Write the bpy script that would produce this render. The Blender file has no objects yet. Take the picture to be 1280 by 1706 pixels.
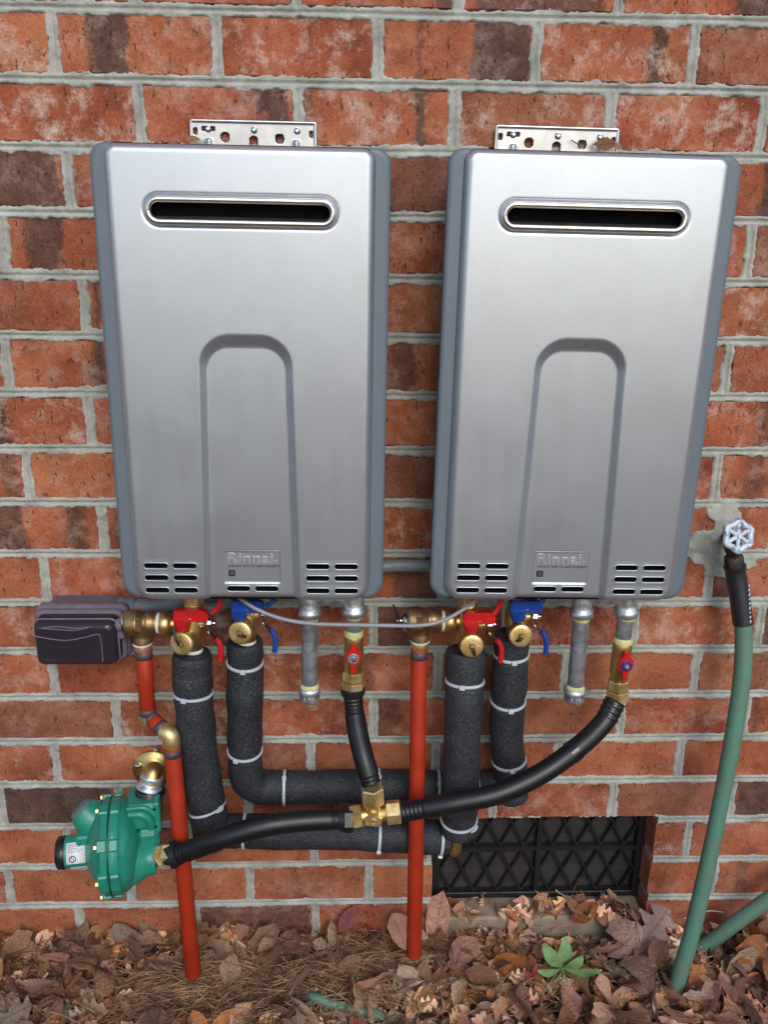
import bpy, math, random
import numpy as np
from mathutils import Vector, Matrix, noise as mnoise
rnd = random.Random(7)
sc = bpy.context.scene
COL = sc.collection
# ------------------------------------------------------------------ camera, sky, sun, exposure
CAM = Vector((0.37835, -1.26720, -0.25038))
PITCH, YAW, ROLL, FPX = 0.31584, -0.03638, 0.01281, 1480.26
cp, sp, cy_, sy_, cr, sr = math.cos(PITCH), math.sin(PITCH), math.cos(YAW), math.sin(YAW), math.cos(ROLL), math.sin(ROLL)
RZ = Matrix(((cy_, -sy_, 0), (sy_, cy_, 0), (0, 0, 1)))
FWD = RZ @ Vector((0, cp, -sp)); RT0 = RZ @ Vector((1, 0, 0)); UP0 = RT0.cross(FWD)
RT = cr * RT0 + sr * UP0; UP = -sr * RT0 + cr * UP0
cam = bpy.data.cameras.new("camera"); camo = bpy.data.objects.new("camera", cam); COL.objects.link(camo)
camo.matrix_world = Matrix(((RT.x, UP.x, -FWD.x, CAM.x), (RT.y, UP.y, -FWD.y, CAM.y), (RT.z, UP.z, -FWD.z, CAM.z), (0, 0, 0, 1)))
cam.sensor_fit = 'VERTICAL'; cam.sensor_height = 36.0; cam.lens = 36.0 * FPX / 1706; cam.clip_start = 0.02; cam.clip_end = 500
sc.camera = camo
SUN_EL, SUN_AZ = math.radians(36), math.radians(12)      # azimuth measured from -Y (out of the wall) towards +X
w = bpy.data.worlds.new("World"); sc.world = w; w.use_nodes = True
wn = w.node_tree; bg = wn.nodes["Background"]
sky = wn.nodes.new("ShaderNodeTexSky"); sky.sky_type = 'NISHITA'; sky.sun_disc = False
sky.sun_elevation = SUN_EL; sky.sun_rotation = math.pi - SUN_AZ; sky.dust_density = 1.2; sky.air_density = 1.0
wn.links.new(sky.outputs[0], bg.inputs[0]); bg.inputs[1].default_value = 0.15
sun = bpy.data.lights.new("sun", 'SUN'); sun.energy = 1.25; sun.angle = math.radians(28); sun.color = (1, 0.975, 0.945)
suno = bpy.data.objects.new("sun", sun); COL.objects.link(suno)
sd = Vector((math.sin(SUN_AZ) * math.cos(SUN_EL), -math.cos(SUN_AZ) * math.cos(SUN_EL), math.sin(SUN_EL)))
suno.rotation_euler = sd.to_track_quat('Z', 'Y').to_euler(); suno.location = (2, -3, 3)
sc.view_settings.view_transform = 'Standard'; sc.view_settings.look = 'None'; sc.view_settings.gamma = 1
sc.view_settings.use_curve_mapping = False
sc.view_settings.exposure = 0.34
# ------------------------------------------------------------------ helpers
def P(px, py, Y=0.0):
    """a point of the photograph (1280x1706) at depth Y in metres (wall face is Y=0)"""
    d = FWD + RT * ((px - 640) / FPX) - UP * ((py - 853) / FPX)
    return CAM + d * ((Y - CAM.y) / d.y)
def M(px, p):
    """photo pixels to metres at point p"""
    return px * (p - CAM).dot(FWD) / FPX
class MB:
    def __init__(s): s.v = []; s.f = []; s.sm = []
    def add(s, vs, fs, smooth=True):
        n = len(s.v); s.v += [Vector(x) for x in vs]; s.f += [tuple(i + n for i in f) for f in fs]; s.sm += [smooth] * len(fs); return s
    def rings(s, rings, closed=True, caps=True, smooth=True):
        n = len(rings[0]); vs = [p for r in rings for p in r]; fs = []
        for i in range(len(rings) - 1):
            for j in range(n if closed else n - 1):
                k = (j + 1) % n; fs.append((i * n + j, i * n + k, (i + 1) * n + k, (i + 1) * n + j))
        s.add(vs, fs, smooth)
        if caps: s.add(rings[0], [tuple(range(n - 1, -1, -1))], False); s.add(rings[-1], [tuple(range(n))], False)
        return s
    def box(s, c, h, R=None, bev=0.0):
        """box centre c, half sizes h, rotation matrix R, bevel"""
        c = Vector(c); hx, hy, hz = h; b = min(bev, hx * .9, hy * .9, hz * .9)
        if b <= 0:
            vs = [Vector((x, y, z)) for x in (-hx, hx) for y in (-hy, hy) for z in (-hz, hz)]
            fs = [(0, 1, 3, 2), (4, 6, 7, 5), (0, 4, 5, 1), (2, 3, 7, 6), (0, 2, 6, 4), (1, 5, 7, 3)]
        else:
            vs = []; idx = {}
            for sx in (-1, 1):
                for sy in (-1, 1):
                    for sz in (-1, 1):
                        for a in range(3):
                            p = [sx * hx, sy * hy, sz * hz]
                            q = [sx * (hx - b), sy * (hy - b), sz * (hz - b)]; q[a] = p[a]
                            idx[(sx, sy, sz, a)] = len(vs); vs.append(Vector(q))
            fs = []
            for a in range(3):
                o = [k for k in range(3) if k != a]
                for sg in (-1, 1):
                    loop = []
                    for u, v in ((-1, -1), (1, -1), (1, 1), (-1, 1)):
                        k = [0, 0, 0]; k[a] = sg; k[o[0]] = u; k[o[1]] = v; loop.append(idx[(*k, a)])
                    fs.append(tuple(loop))
                for u in (-1, 1):
                    for v in (-1, 1):
                        k0 = [0, 0, 0]; k1 = [0, 0, 0]; k0[a] = -1; k1[a] = 1
                        for k in (k0, k1): k[o[0]] = u; k[o[1]] = v
                        fs.append((idx[(*k0, o[0])], idx[(*k1, o[0])], idx[(*k1, o[1])], idx[(*k0, o[1])]))
            for sx in (-1, 1):
                for sy in (-1, 1):
                    for sz in (-1, 1): fs.append(tuple(idx[(sx, sy, sz, a)] for a in range(3)))
        if R is not None: vs = [R @ v for v in vs]
        s.add([c + v for v in vs], fs, False); return s
    def lathe(s, A, B, prof, seg=24, caps=True, smooth=True, ref=None, phase=0.0):
        """profile [(t, r)]: t 0..1 from A to B, r in metres"""
        A = Vector(A); B = Vector(B); ax = (B - A); L = ax.length; ax.normalize()
        ref = Vector(ref) if ref is not None else (Vector((0, 0, 1)) if abs(ax.z) < .9 else Vector((0, -1, 0)))
        u = (ref - ax * ref.dot(ax)).normalized(); v = ax.cross(u)
        R = [[A + ax * (t * L) + (u * math.cos(2 * math.pi * (j + phase) / seg) + v * math.sin(2 * math.pi * (j + phase) / seg)) * max(r, 1e-5) for j in range(seg)] for t, r in prof]
        s.rings(R, True, caps, smooth); return s
    def cyl(s, A, B, r, seg=24, bev=0.0, smooth=True):
        L = (Vector(B) - Vector(A)).length; e = min(bev / L, .3) if L else 0
        prof = [(0, r), (1, r)] if not bev else [(0, r - bev), (e, r), (1 - e, r), (1, r - bev)]
        return s.lathe(A, B, prof, seg, True, smooth)
    def hexn(s, A, B, r, phase=0.5):
        return s.lathe(A, B, [(0, r * .9), (.07, r), (.93, r), (1, r * .9)], 6, True, False, phase=phase)
    def tube(s, pts, rad, seg=16, caps=True, step=None, flat=None):
        """smooth tube through control points; rad is metres or a function of arc length (m) and total"""
        c = spline(pts, step or 0.006); n = len(c); acc = [0.0]
        for i in range(1, n): acc.append(acc[-1] + (c[i] - c[i - 1]).length)
        T = [(c[min(i + 1, n - 1)] - c[max(i - 1, 0)]).normalized() for i in range(n)]
        u = Vector((0, 0, 1)) if abs(T[0].z) < .9 else Vector((0, -1, 0)); u = (u - T[0] * u.dot(T[0])).normalized(); R = []
        for i in range(n):
            u = (u - T[i] * u.dot(T[i])).normalized(); v = T[i].cross(u); r = rad(acc[i], acc[-1]) if callable(rad) else rad
            R.append([c[i] + (u * math.cos(2 * math.pi * j / seg) + v * math.sin(2 * math.pi * j / seg)) * r for j in range(seg)])
        s.rings(R, True, caps); return s
    def extrude(s, outline, O, U, V, N, d, smooth=False):
        """2D outline (u,v) extruded by d along N"""
        a = [O + U * x + V * y for x, y in outline]; b = [p + N * d for p in a]; n = len(a)
        s.rings([a, b], True, True, smooth); return s
    def build(s, name, mat, parent=None, origin=None, auto=True):
        me = bpy.data.meshes.new(name); o0 = Vector(origin) if origin is not None else (parent_world(parent) if parent is not None else Vector((0, 0, 0)))
        me.from_pydata([tuple(v - o0) for v in s.v], [], s.f)
        me.polygons.foreach_set("use_smooth", s.sm); me.materials.append(mat); me.update()
        import bmesh
        bm = bmesh.new(); bm.from_mesh(me); bmesh.ops.recalc_face_normals(bm, faces=bm.faces); bm.to_mesh(me); bm.free()
        o = bpy.data.objects.new(name, me); COL.objects.link(o)
        if parent is not None:
            o.parent = parent; o.location = o0 - parent_world(parent)
        else: o.location = o0
        return o
WL = {}
def parent_world(p):
    v = Vector(p.location); q = p.parent
    while q is not None: v = v + Vector(q.location); q = q.parent
    return v
def spline(pts, step=0.006):
    pts = [Vector(p) for p in pts]
    if len(pts) == 2:
        n = max(1, int((pts[1] - pts[0]).length / step)); return [pts[0].lerp(pts[1], i / n) for i in range(n + 1)]
    E = [2 * pts[0] - pts[1]] + pts + [2 * pts[-1] - pts[-2]]; out = []
    for i in range(1, len(E) - 2):
        p0, p1, p2, p3 = E[i - 1:i + 3]; n = max(2, int((p2 - p1).length / step))
        for k in range(n):
            t = k / n
            out.append(0.5 * ((2 * p1) + (p2 - p0) * t + (2 * p0 - 5 * p1 + 4 * p2 - p3) * t * t + (3 * p1 - p0 - 3 * p2 + p3) * t ** 3))
    out.append(pts[-1]); return out
def empty(name, loc, label, cat, group=None):
    o = bpy.data.objects.new(name, None); COL.objects.link(o); o.location = loc; o.empty_display_size = .02
    tag(o, label, cat, group); return o
def tag(o, label=None, cat=None, group=None, kind=None):
    if label: o["label"] = label
    if cat: o["category"] = cat
    if group: o["group"] = group
    if kind: o["kind"] = kind
    return o
def raw_mesh(name, V, F, mat, smooth=True):
    me = bpy.data.meshes.new(name); me.vertices.add(len(V)); me.vertices.foreach_set("co", np.asarray(V, np.float32).ravel())
    k = F.shape[1]; me.loops.add(F.size); me.loops.foreach_set("vertex_index", F.astype(np.int32).ravel())
    me.polygons.add(len(F)); me.polygons.foreach_set("loop_start", np.arange(len(F), dtype=np.int32) * k)
    me.polygons.foreach_set("use_smooth", np.full(len(F), smooth)); me.update(calc_edges=True); me.validate(); me.materials.append(mat); return me
def vnoise(x, z, seed, cell):
    """value noise in numpy, -1..1"""
    r = np.random.RandomState(seed); L = r.rand(256, 256).astype(np.float32) * 2 - 1
    X = x / cell + 1000; Z = z / cell + 1000; i = np.floor(X).astype(int); k = np.floor(Z).astype(int)
    a = X - i; b = Z - k; a = a * a * (3 - 2 * a); b = b * b * (3 - 2 * b)
    g = lambda p, q: L[p % 256, q % 256]
    return (g(i, k) * (1 - a) + g(i + 1, k) * a) * (1 - b) + (g(i, k + 1) * (1 - a) + g(i + 1, k + 1) * a) * b
# ------------------------------------------------------------------ materials
def mat(name):
    m = bpy.data.materials.new(name); m.use_nodes = True; nt = m.node_tree; b = nt.nodes["Principled BSDF"]; return m, nt, b
def N(nt, t, **kw):
    n = nt.nodes.new("ShaderNode" + t)
    for k, v in kw.items():
        if k.startswith("i_"):
            key = k[2:].replace("_", " ")
            n.inputs[int(key) if key.isdigit() else key].default_value = v
        else: setattr(n, k, v)
    return n
def ramp(nt, fac, stops, interp='LINEAR'):
    r = nt.nodes.new("ShaderNodeValToRGB"); r.color_ramp.interpolation = interp; e = r.color_ramp.elements
    while len(e) < len(stops): e.new(0.5)
    for el, (p, c) in zip(e, stops): el.position = p; el.color = (*c, 1) if len(c) == 3 else c
    nt.links.new(fac, r.inputs[0]); return r.outputs[0]
def mixc(nt, fac, a, b, mode='MIX'):
    n = nt.nodes.new("ShaderNodeMix"); n.data_type = 'RGBA'; n.blend_type = mode
    for s, v in ((n.inputs[0], fac), (n.inputs[6], a), (n.inputs[7], b)):
        if isinstance(v, (int, float)): s.default_value = v
        elif isinstance(v, tuple): s.default_value = (*v, 1)
        else: nt.links.new(v, s)
    return n.outputs[2]
def math_(nt, op, a, b=None, c=None, clamp=False):
    n = nt.nodes.new("ShaderNodeMath"); n.operation = op; n.use_clamp = clamp
    for s, v in zip(n.inputs, (a, b, c)):
        if v is None: continue
        if isinstance(v, (int, float)): s.default_value = v
        else: nt.links.new(v, s)
    return n.outputs[0]
def noise(nt, vec, scale, detail=4, rough=.55, dist=0, dim='3D'):
    n = N(nt, "TexNoise", noise_dimensions=dim); n.inputs["Scale"].default_value = scale; n.inputs["Detail"].default_value = detail
    n.inputs["Roughness"].default_value = rough; n.inputs["Distortion"].default_value = dist
    if vec is not None: nt.links.new(vec, n.inputs["Vector"])
    return n.outputs["Fac"]
def bump(nt, b, h, strength, dist=.001):
    n = N(nt, "Bump"); n.inputs["Strength"].default_value = strength; n.inputs["Distance"].default_value = dist
    nt.links.new(h, n.inputs["Height"]); nt.links.new(n.outputs[0], b.inputs["Normal"]); return n
def simple(name, col, rough=.5, metal=0, var=.15, vscale=60, bmp=0, bscale=400, col2=None, thr=(.4, .6), spec=None, rvar=.1):
    m, nt, b = mat(name); tc = N(nt, "TexCoord").outputs["Object"]
    nz = noise(nt, tc, vscale, 5, .6)
    c2 = col2 or tuple(max(0, c * (1 - var * 2)) for c in col)
    c = ramp(nt, nz, [(thr[0], c2), (thr[1], col)]); nt.links.new(c, b.inputs["Base Color"])
    b.inputs["Metallic"].default_value = metal
    rr = math_(nt, 'MULTIPLY_ADD', noise(nt, tc, vscale * .6, 4), rvar * 2, rough - rvar); nt.links.new(rr, b.inputs["Roughness"])
    if spec is not None: b.inputs["Specular IOR Level"].default_value = spec
    if bmp: bump(nt, b, noise(nt, tc, bscale, 4, .6), bmp)
    return m
def attr(nt, name):
    a = N(nt, "Attribute", attribute_type='OBJECT', attribute_name=name); return a.outputs["Fac"]
# brick: flashed red clay with dark fired bands (object properties), lime bloom, drag marks and pits
def brick_mat():
    m, nt, b = mat("fired_clay_brick"); tc = N(nt, "TexCoord").outputs["Object"]
    add = N(nt, "VectorMath", operation='ADD'); nt.links.new(tc, add.inputs[0])
    comb = N(nt, "CombineXYZ"); sd_ = attr(nt, "seed")
    for i in range(3): nt.links.new(math_(nt, 'MULTIPLY', sd_, (3.1, 1.7, 2.3)[i]), comb.inputs[i])
    nt.links.new(comb.outputs[0], add.inputs[1]); v = add.outputs[0]
    base = ramp(nt, noise(nt, v, 16, 5, .6), [(.30, (.20, .050, .028)), (.43, (.33, .086, .042)), (.57, (.41, .130, .064)), (.72, (.46, .215, .125))])
    base = mixc(nt, attr(nt, "orange"), base, (.45, .160, .068))
    base = mixc(nt, attr(nt, "brown"), base, (.22, .095, .058))
    sep = N(nt, "SeparateXYZ"); nt.links.new(tc, sep.inputs[0]); x = sep.outputs[0]
    wob = math_(nt, 'MULTIPLY_ADD', noise(nt, v, 30, 4, .7), .05, -.025)
    xw = math_(nt, 'ADD', x, wob)
    dark = ramp(nt, noise(nt, v, 55, 4, .7), [(.35, (.060, .040, .034)), (.65, (.135, .078, .058))])
    for k in ("band_a", "band_b"):
        d = math_(nt, 'ABSOLUTE', math_(nt, 'SUBTRACT', xw, attr(nt, k + "_x")))
        e = math_(nt, 'DIVIDE', math_(nt, 'SUBTRACT', attr(nt, k + "_w"), d), .007, clamp=True)
        base = mixc(nt, math_(nt, 'MULTIPLY', e, attr(nt, k + "_s")), base, dark)
    base = mixc(nt, 1.0, base, ramp(nt, noise(nt, v, 11, 6, .7), [(.3, (.58, .52, .50)), (.55, (1, 1, 1)), (.8, (1.12, 1.1, 1.08))]), 'MULTIPLY')
    # lime bloom
    bl = ramp(nt, noise(nt, v, 30, 9, .72, .15), [(.49, (0, 0, 0)), (.72, (1, 1, 1))])
    bl = math_(nt, 'MULTIPLY', bl, attr(nt, "bloom"))
    base = mixc(nt, bl, base, (.66, .50, .42))
    # pits and drag marks
    st = N(nt, "Mapping"); st.inputs["Scale"].default_value = (1, 1, .35); nt.links.new(v, st.inputs[0])
    pit = noise(nt, st.outputs[0], 190, 3, .7)
    pm = ramp(nt, pit, [(.30, (1, 1, 1)), (.38, (0, 0, 0))])
    base = mixc(nt, math_(nt, 'MULTIPLY', pm, .75), base, (.07, .03, .02))
    vo = N(nt, "TexVoronoi"); vo.inputs["Scale"].default_value = 260; nt.links.new(v, vo.inputs["Vector"])
    sp_ = ramp(nt, vo.outputs["Distance"], [(.10, (1, 1, 1)), (.18, (0, 0, 0))])
    gate = ramp(nt, noise(nt, v, 60, 3), [(.5, (0, 0, 0)), (.62, (1, 1, 1))])
    base = mixc(nt, math_(nt, 'MULTIPLY', math_(nt, 'MULTIPLY', sp_, gate), .5), base, (.09, .035, .025))
    fine = noise(nt, v, 420, 4, .7)
    base = mixc(nt, .8, base, ramp(nt, fine, [(.25, (.42, .42, .42)), (.5, (1, 1, 1)), (.75, (1.35, 1.35, 1.35))]), 'MULTIPLY')
    h_ = noise(nt, v, 8, 2); nt.links.new(base, b.inputs["Base Color"]); b.inputs["Roughness"].default_value = .9; b.inputs["Specular IOR Level"].default_value = .25
    h = math_(nt, 'SUBTRACT', math_(nt, 'MULTIPLY', noise(nt, v, 130, 6, .7), 1.0), math_(nt, 'MULTIPLY', pm, .6))
    bump(nt, b, h, .95, .0028)
    return m
MAT_BRICK = brick_mat()
def mortar_mat():
    m, nt, b = mat("grey_mortar"); tc = N(nt, "TexCoord").outputs["Object"]
    c = ramp(nt, noise(nt, tc, 22, 6, .65), [(.3, (.22, .225, .185)), (.5, (.36, .365, .315)), (.7, (.48, .485, .435))])
    c = mixc(nt, .5, c, ramp(nt, noise(nt, tc, 500, 3, .7), [(.3, (.55, .55, .55)), (.6, (1.15, 1.15, 1.15))]), 'MULTIPLY')
    nt.links.new(c, b.inputs["Base Color"]); b.inputs["Roughness"].default_value = .92
    bump(nt, b, noise(nt, tc, 330, 5, .7), .6, .0012); return m
MAT_MORTAR = mortar_mat()
def paint_mat(name, col, metal, rough, flake=.05):
    m, nt, b = mat(name); tc = N(nt, "TexCoord").outputs["Object"]
    f = noise(nt, tc, 1000, 2, .6); c0 = tuple(c * (1 - flake) for c in col); c1 = tuple(min(1, c * (1 + flake)) for c in col)
    c = ramp(nt, f, [(.3, c0), (.7, c1)])
    dust = ramp(nt, noise(nt, tc, 9, 5, .6), [(.4, (1, 1, 1)), (.75, (.93, .925, .91))])
    c = mixc(nt, 1.0, c, dust, 'MULTIPLY')
    nt.links.new(c, b.inputs["Base Color"]); b.inputs["Metallic"].default_value = metal
    st = N(nt, "Mapping"); st.inputs["Scale"].default_value = (1, 1, .12); nt.links.new(tc, st.inputs[0]); r = math_(nt, 'MULTIPLY_ADD', noise(nt, st.outputs[0], 60, 5, .7), .07, math_(nt, 'MULTIPLY_ADD', noise(nt, tc, 8, 5, .6), .10, rough - .085)); nt.links.new(r, b.inputs["Roughness"])
    bump(nt, b, f, .10, .0004); return m
MAT_SILVER = paint_mat("silver_metallic_paint", (.60, .645, .71), .88, .37, .17)
MAT_CASE = paint_mat("slate_grey_paint", (.135, .165, .195), .1, .5, .04)
MAT_STEEL = simple("brushed_stainless", (.80, .76, .70), .34, 1, .05, 30, .05, 300)
MAT_ZINC = simple("zinc_plate", (.56, .56, .56), .36, 1, .08, 40, .08, 200)
MAT_BLACKIN = simple("interior_shade_black", (.004, .004, .004), .9, spec=.05)  # near-black puts the shade inside openings into the colour
MAT_BADGE = paint_mat("embossed_badge_silver", (.46, .47, .50), .75, .38, .03)
MAT_LETTER = simple("raised_bright_letters", (.50, .52, .55), .35, .6, .02)
MAT_INK = simple("black_ink", (.015, .015, .02), .5)
MAT_INKG = simple("grey_ink", (.25, .26, .28), .5)
MAT_BRASS = simple("cast_brass", (.74, .53, .22), .42, 1, .14, 50, .12, 260, col2=(.52, .34, .12), thr=(.3, .6))
MAT_BRASSN = simple("machined_brass", (.85, .66, .36), .42, .85, .06, 50, .04, 200, col2=(.60, .41, .14))
MAT_BRONZE = simple("dull_bronze", (.40, .26, .13), .46, .9, .14, 55, .3, 420, col2=(.26, .16, .08))
MAT_GALV = simple("galvanised_steel", (.56, .60, .65), .42, .85, .12, 70, .12, 220, col2=(.33, .36, .39))
MAT_CASTGALV = simple("cast_galvanised_fitting", (.70, .73, .76), .40, .8, .12, 90, .6, 260, col2=(.38, .40, .42))
MAT_DOPE = simple("yellow_pipe_dope", (.62, .60, .26), .6, 0, .15, 90, .4, 200)
MAT_WDOPE = simple("cream_pipe_dope", (.72, .70, .60), .6, 0, .1, 90, .4, 200)
MAT_TIE = simple("milky_nylon", (.50, .54, .60), .38, 0, .05)
def foam_mat():
    m, nt, b = mat("charcoal_pipe_foam"); tc = N(nt, "TexCoord").outputs["Object"]
    n = noise(nt, tc, 480, 3, .75); big = noise(nt, tc, 18, 4)
    c = ramp(nt, n, [(.34, (.003, .004, .005)), (.5, (.014, .016, .020)), (.66, (.075, .083, .095))])
    c = mixc(nt, .8, c, ramp(nt, big, [(.35, (.55, .55, .55)), (.65, (1.25, 1.25, 1.25))]), 'MULTIPLY')
    nt.links.new(c, b.inputs["Base Color"]); b.inputs["Roughness"].default_value = .62; bump(nt, b, n, .7, .0014); return m
MAT_FOAM = foam_mat()
MAT_HOSE = simple("glossy_black_jacket", (.006, .006, .007), .42, 0, .1, 40, .12, 90, rvar=.06)
MAT_TAPE = simple("black_tape", (.012, .012, .013), .22, 0, .1, 60, .8, 60)
MAT_REDPIPE = simple("orange_red_painted_pipe", (.37, .028, .007), .55, 0, .06, 25, .12, 300, col2=(.30, .023, .006), spec=.3)
MAT_BAND = simple("grey_heat_band", (.075, .055, .07), .5)
MAT_REDV = simple("red_vinyl_handle", (.52, .012, .014), .34, 0, .05)
MAT_BLUEV = simple("blue_vinyl_handle", (.010, .055, .30), .34, 0, .05)
MAT_CHROME = simple("chromed_steel", (.75, .76, .78), .14, 1, .03)
MAT_GREENREG = simple("sea_green_enamel", (.018, .235, .165), .34, .0, .08, 45, .35, 240, col2=(.014, .19, .135))
MAT_BLACKP = simple("black_plastic", (.013, .013, .015), .35)
MAT_STRAP = simple("black_rubber_strap", (.015, .015, .015), .5)
MAT_WLABEL = simple("white_label_paper", (.72, .74, .76), .5, 0, .04)
MAT_GREYBOX = simple("grey_purple_pvc", (.115, .11, .135), .55, 0, .06, 60, .1, 500)
MAT_PVCB = simple("blue_grey_pvc", (.135, .18, .235), .4, 0, .05)
MAT_CONDUIT = simple("grey_pvc_conduit", (.17, .185, .20), .48, 0, .08, 40)
MAT_WIRE = simple("grey_cable_sheath", (.26, .27, .29), .45, 0, .05)
MAT_GHOSE = simple("faded_green_rubber", (.075, .21, .14), .6, 0, .2, 40, .3, 260, col2=(.11, .16, .115), thr=(.3, .62))
MAT_HSLEEVE = simple("dark_rubber_collar", (.018, .018, .024), .42, 0, .1)
MAT_RUST = simple("rusty_cast_iron", (.075, .045, .032), .6, .3, .2, 80, .6, 200, col2=(.02, .016, .016))
MAT_WHEEL = simple("blue_white_chipped_enamel", (.52, .60, .70), .35, .1, .25, 130, .5, 200, col2=(.16, .19, .24), thr=(.35, .5))
MAT_GRILLE = simple("black_iron_grille", (.012, .011, .011), .5, .0, .1, 60, .3, 250)
MAT_MESHW = simple("wire_screen", (.085, .08, .075), .5, .3, .1)
MAT_CONC = simple("stained_concrete_sill", (.36, .29, .21), .9, 0, .2, 30, .7, 180, col2=(.22, .17, .12), thr=(.35, .65))
MAT_NEEDLE = simple("dry_pine_straw", (.46, .27, .145), .6, 0, .3, 50, 0, col2=(.12, .055, .028), thr=(.35, .65))
MAT_STEM = simple("brown_twig", (.13, .075, .045), .8)
def smoked_mat():
    m, nt, b = mat("smoked_clear_plastic"); tc = N(nt, "TexCoord").outputs["Object"]
    b.inputs["Base Color"].default_value = (.055, .045, .06, 1); b.inputs["Roughness"].default_value = .2
    b.inputs["Transmission Weight"].default_value = 0.0; b.inputs["Coat Weight"].default_value = .4
    tr = N(nt, "BsdfTransparent"); tr.inputs[0].default_value = (.38, .34, .39, 1)
    mx = N(nt, "MixShader"); mx.inputs[0].default_value = .45; out = nt.nodes["Material Output"]
    nt.links.new(tr.outputs[0], mx.inputs[1]); nt.links.new(b.outputs[0], mx.inputs[2]); nt.links.new(mx.outputs[0], out.inputs[0]); return m
MAT_SMOKE = smoked_mat()
MAT_SMOKERIM = simple("smoked_plastic_rim", (.16, .13, .165), .22, 0, .1, 50)
def leaf_mat(vc):
    m, nt, b = mat("dry_leaf" + ("_litter" if vc else "")); tc = N(nt, "TexCoord").outputs["Object"]
    if vc: c = N(nt, "Attribute", attribute_name="Col").outputs["Color"]; rn = None
    else: c = N(nt, "ObjectInfo").outputs["Color"]
    if not vc:
        sp_ = N(nt, "SeparateXYZ"); nt.links.new(tc, sp_.inputs[0]); ay = math_(nt, 'ABSOLUTE', sp_.outputs[1])
        ph = math_(nt, 'SUBTRACT', sp_.outputs[0], math_(nt, 'MULTIPLY', ay, .9)); sv = math_(nt, 'POWER', math_(nt, 'ABSOLUTE', math_(nt, 'SINE', math_(nt, 'MULTIPLY', ph, 30))), 9)
        mid = math_(nt, 'SUBTRACT', 1.0, math_(nt, 'DIVIDE', ay, .022, clamp=True), clamp=True); vein = math_(nt, 'MAXIMUM', mid, math_(nt, 'MULTIPLY', math_(nt, 'SUBTRACT', 1.0, sv), .0))
        vein = math_(nt, 'MAXIMUM', mid, math_(nt, 'MULTIPLY', sv, .45)); c = mixc(nt, math_(nt, 'MULTIPLY', vein, .6), c, mixc(nt, 1.0, c, (.50, .42, .36), 'MULTIPLY'))
        spots = ramp(nt, noise(nt, tc, 9, 8, .8), [(.52, (0, 0, 0)), (.66, (1, 1, 1))]); c = mixc(nt, math_(nt, 'MULTIPLY', spots, .4), c, mixc(nt, 1.0, c, (.40, .30, .24), 'MULTIPLY'))
    mott = ramp(nt, noise(nt, tc, 70 if vc else 4.5, 8, .75), [(.3, (.80, .73, .68)), (.5, (1.25, 1.23, 1.2)), (.72, (1.75, 1.7, 1.62))])
    c = mixc(nt, .85, c, mott, 'MULTIPLY')
    nt.links.new(c, b.inputs["Base Color"]); b.inputs["Roughness"].default_value = .55; b.inputs["Specular IOR Level"].default_value = .35
    bump(nt, b, noise(nt, tc, 160 if vc else 11, 6, .7), .8, .0016 if vc else .06)
    tl = N(nt, "BsdfTranslucent"); nt.links.new(c, tl.inputs[0]); mx = N(nt, "MixShader"); mx.inputs[0].default_value = .18
    out = nt.nodes["Material Output"]; nt.links.new(b.outputs[0], mx.inputs[1]); nt.links.new(tl.outputs[0], mx.inputs[2]); nt.links.new(mx.outputs[0], out.inputs[0])
    return m
MAT_LEAF = leaf_mat(False); MAT_LITTER = leaf_mat(True)
def ground_mat():
    m, nt, b = mat("leaf_mould_soil"); tc = N(nt, "TexCoord").outputs["Object"]
    a = ramp(nt, noise(nt, tc, 28, 8, .7, .6), [(.3, (.022, .012, .008)), (.5, (.075, .042, .026)), (.68, (.16, .095, .06))])
    nt.links.new(a, b.inputs["Base Color"]); b.inputs["Roughness"].default_value = .9
    bump(nt, b, noise(nt, tc, 60, 8, .7, 1), 1, .01); return m
MAT_SOIL = ground_mat()
MAT_GREENLEAF = simple("fresh_green_leaf", (.21, .36, .15), .5, 0, .15, 60, .3, 120)
MAT_REDLEAF = simple("crimson_seedling_leaf", (.30, .045, .06), .45, 0, .15, 60)
# ------------------------------------------------------------------ brick wall
H, W, BT, BL = 0.0813, 0.2054, 0.0340, 0.0955       # course, pitch, half brick height, half brick length
OX0, OX1, OZ0, OZ1 = 0.517, 0.899, -1.421, -15 * H + .007    # vent opening
VJ = [(88, 68, 0), (361, 72, 0), (630, 78, 0), (894, 88, 0), (1155, 95, 0), (493, 5, -1), (764, 7, -1), (1031, 12, -1), (232, 185, 1), (496, 180, 1),
      (757, 200, 1), (1018, 190, 1), (1271, 208, 1), (113, 295, 2), (3, 400, 3), (1250, 415, 3), (139, 505, 4), (10.5, 605, 5), (1212.5, 615, 5), (149.5, 703, 6),
      (45.7, 795, 7), (1194, 797, 7), (171.6, 880, 8), (74.5, 963, 9), (1182.6, 963, 9), (1267, 1040, 10), (622, 1045, 10), (89, 1128, 11), (942, 1118, 11),
      (1160, 1120, 11), (730, 1118, 11), (193, 1200, 12), (623, 1195, 12), (1035, 1192, 12), (1243, 1190, 12), (93, 1270, 13), (518, 1245, 13), (727, 1255, 13),
      (928, 1265, 13), (1133, 1263, 13), (197, 1320, 14), (821, 1345, 14), (1022, 1330, 14), (1219, 1330, 14), (523, 1430, 15), (1147, 1395, 15), (14, 1475, 16),
      (217, 1475, 16), (416, 1470, 16), (614, 1465, 16), (1190, 1455, 16), (132, 1535, 17), (525, 1510, 17)]
ROWS = range(-7, 19); XMIN, XMAX = -0.72, 1.52
joints = {}
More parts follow.
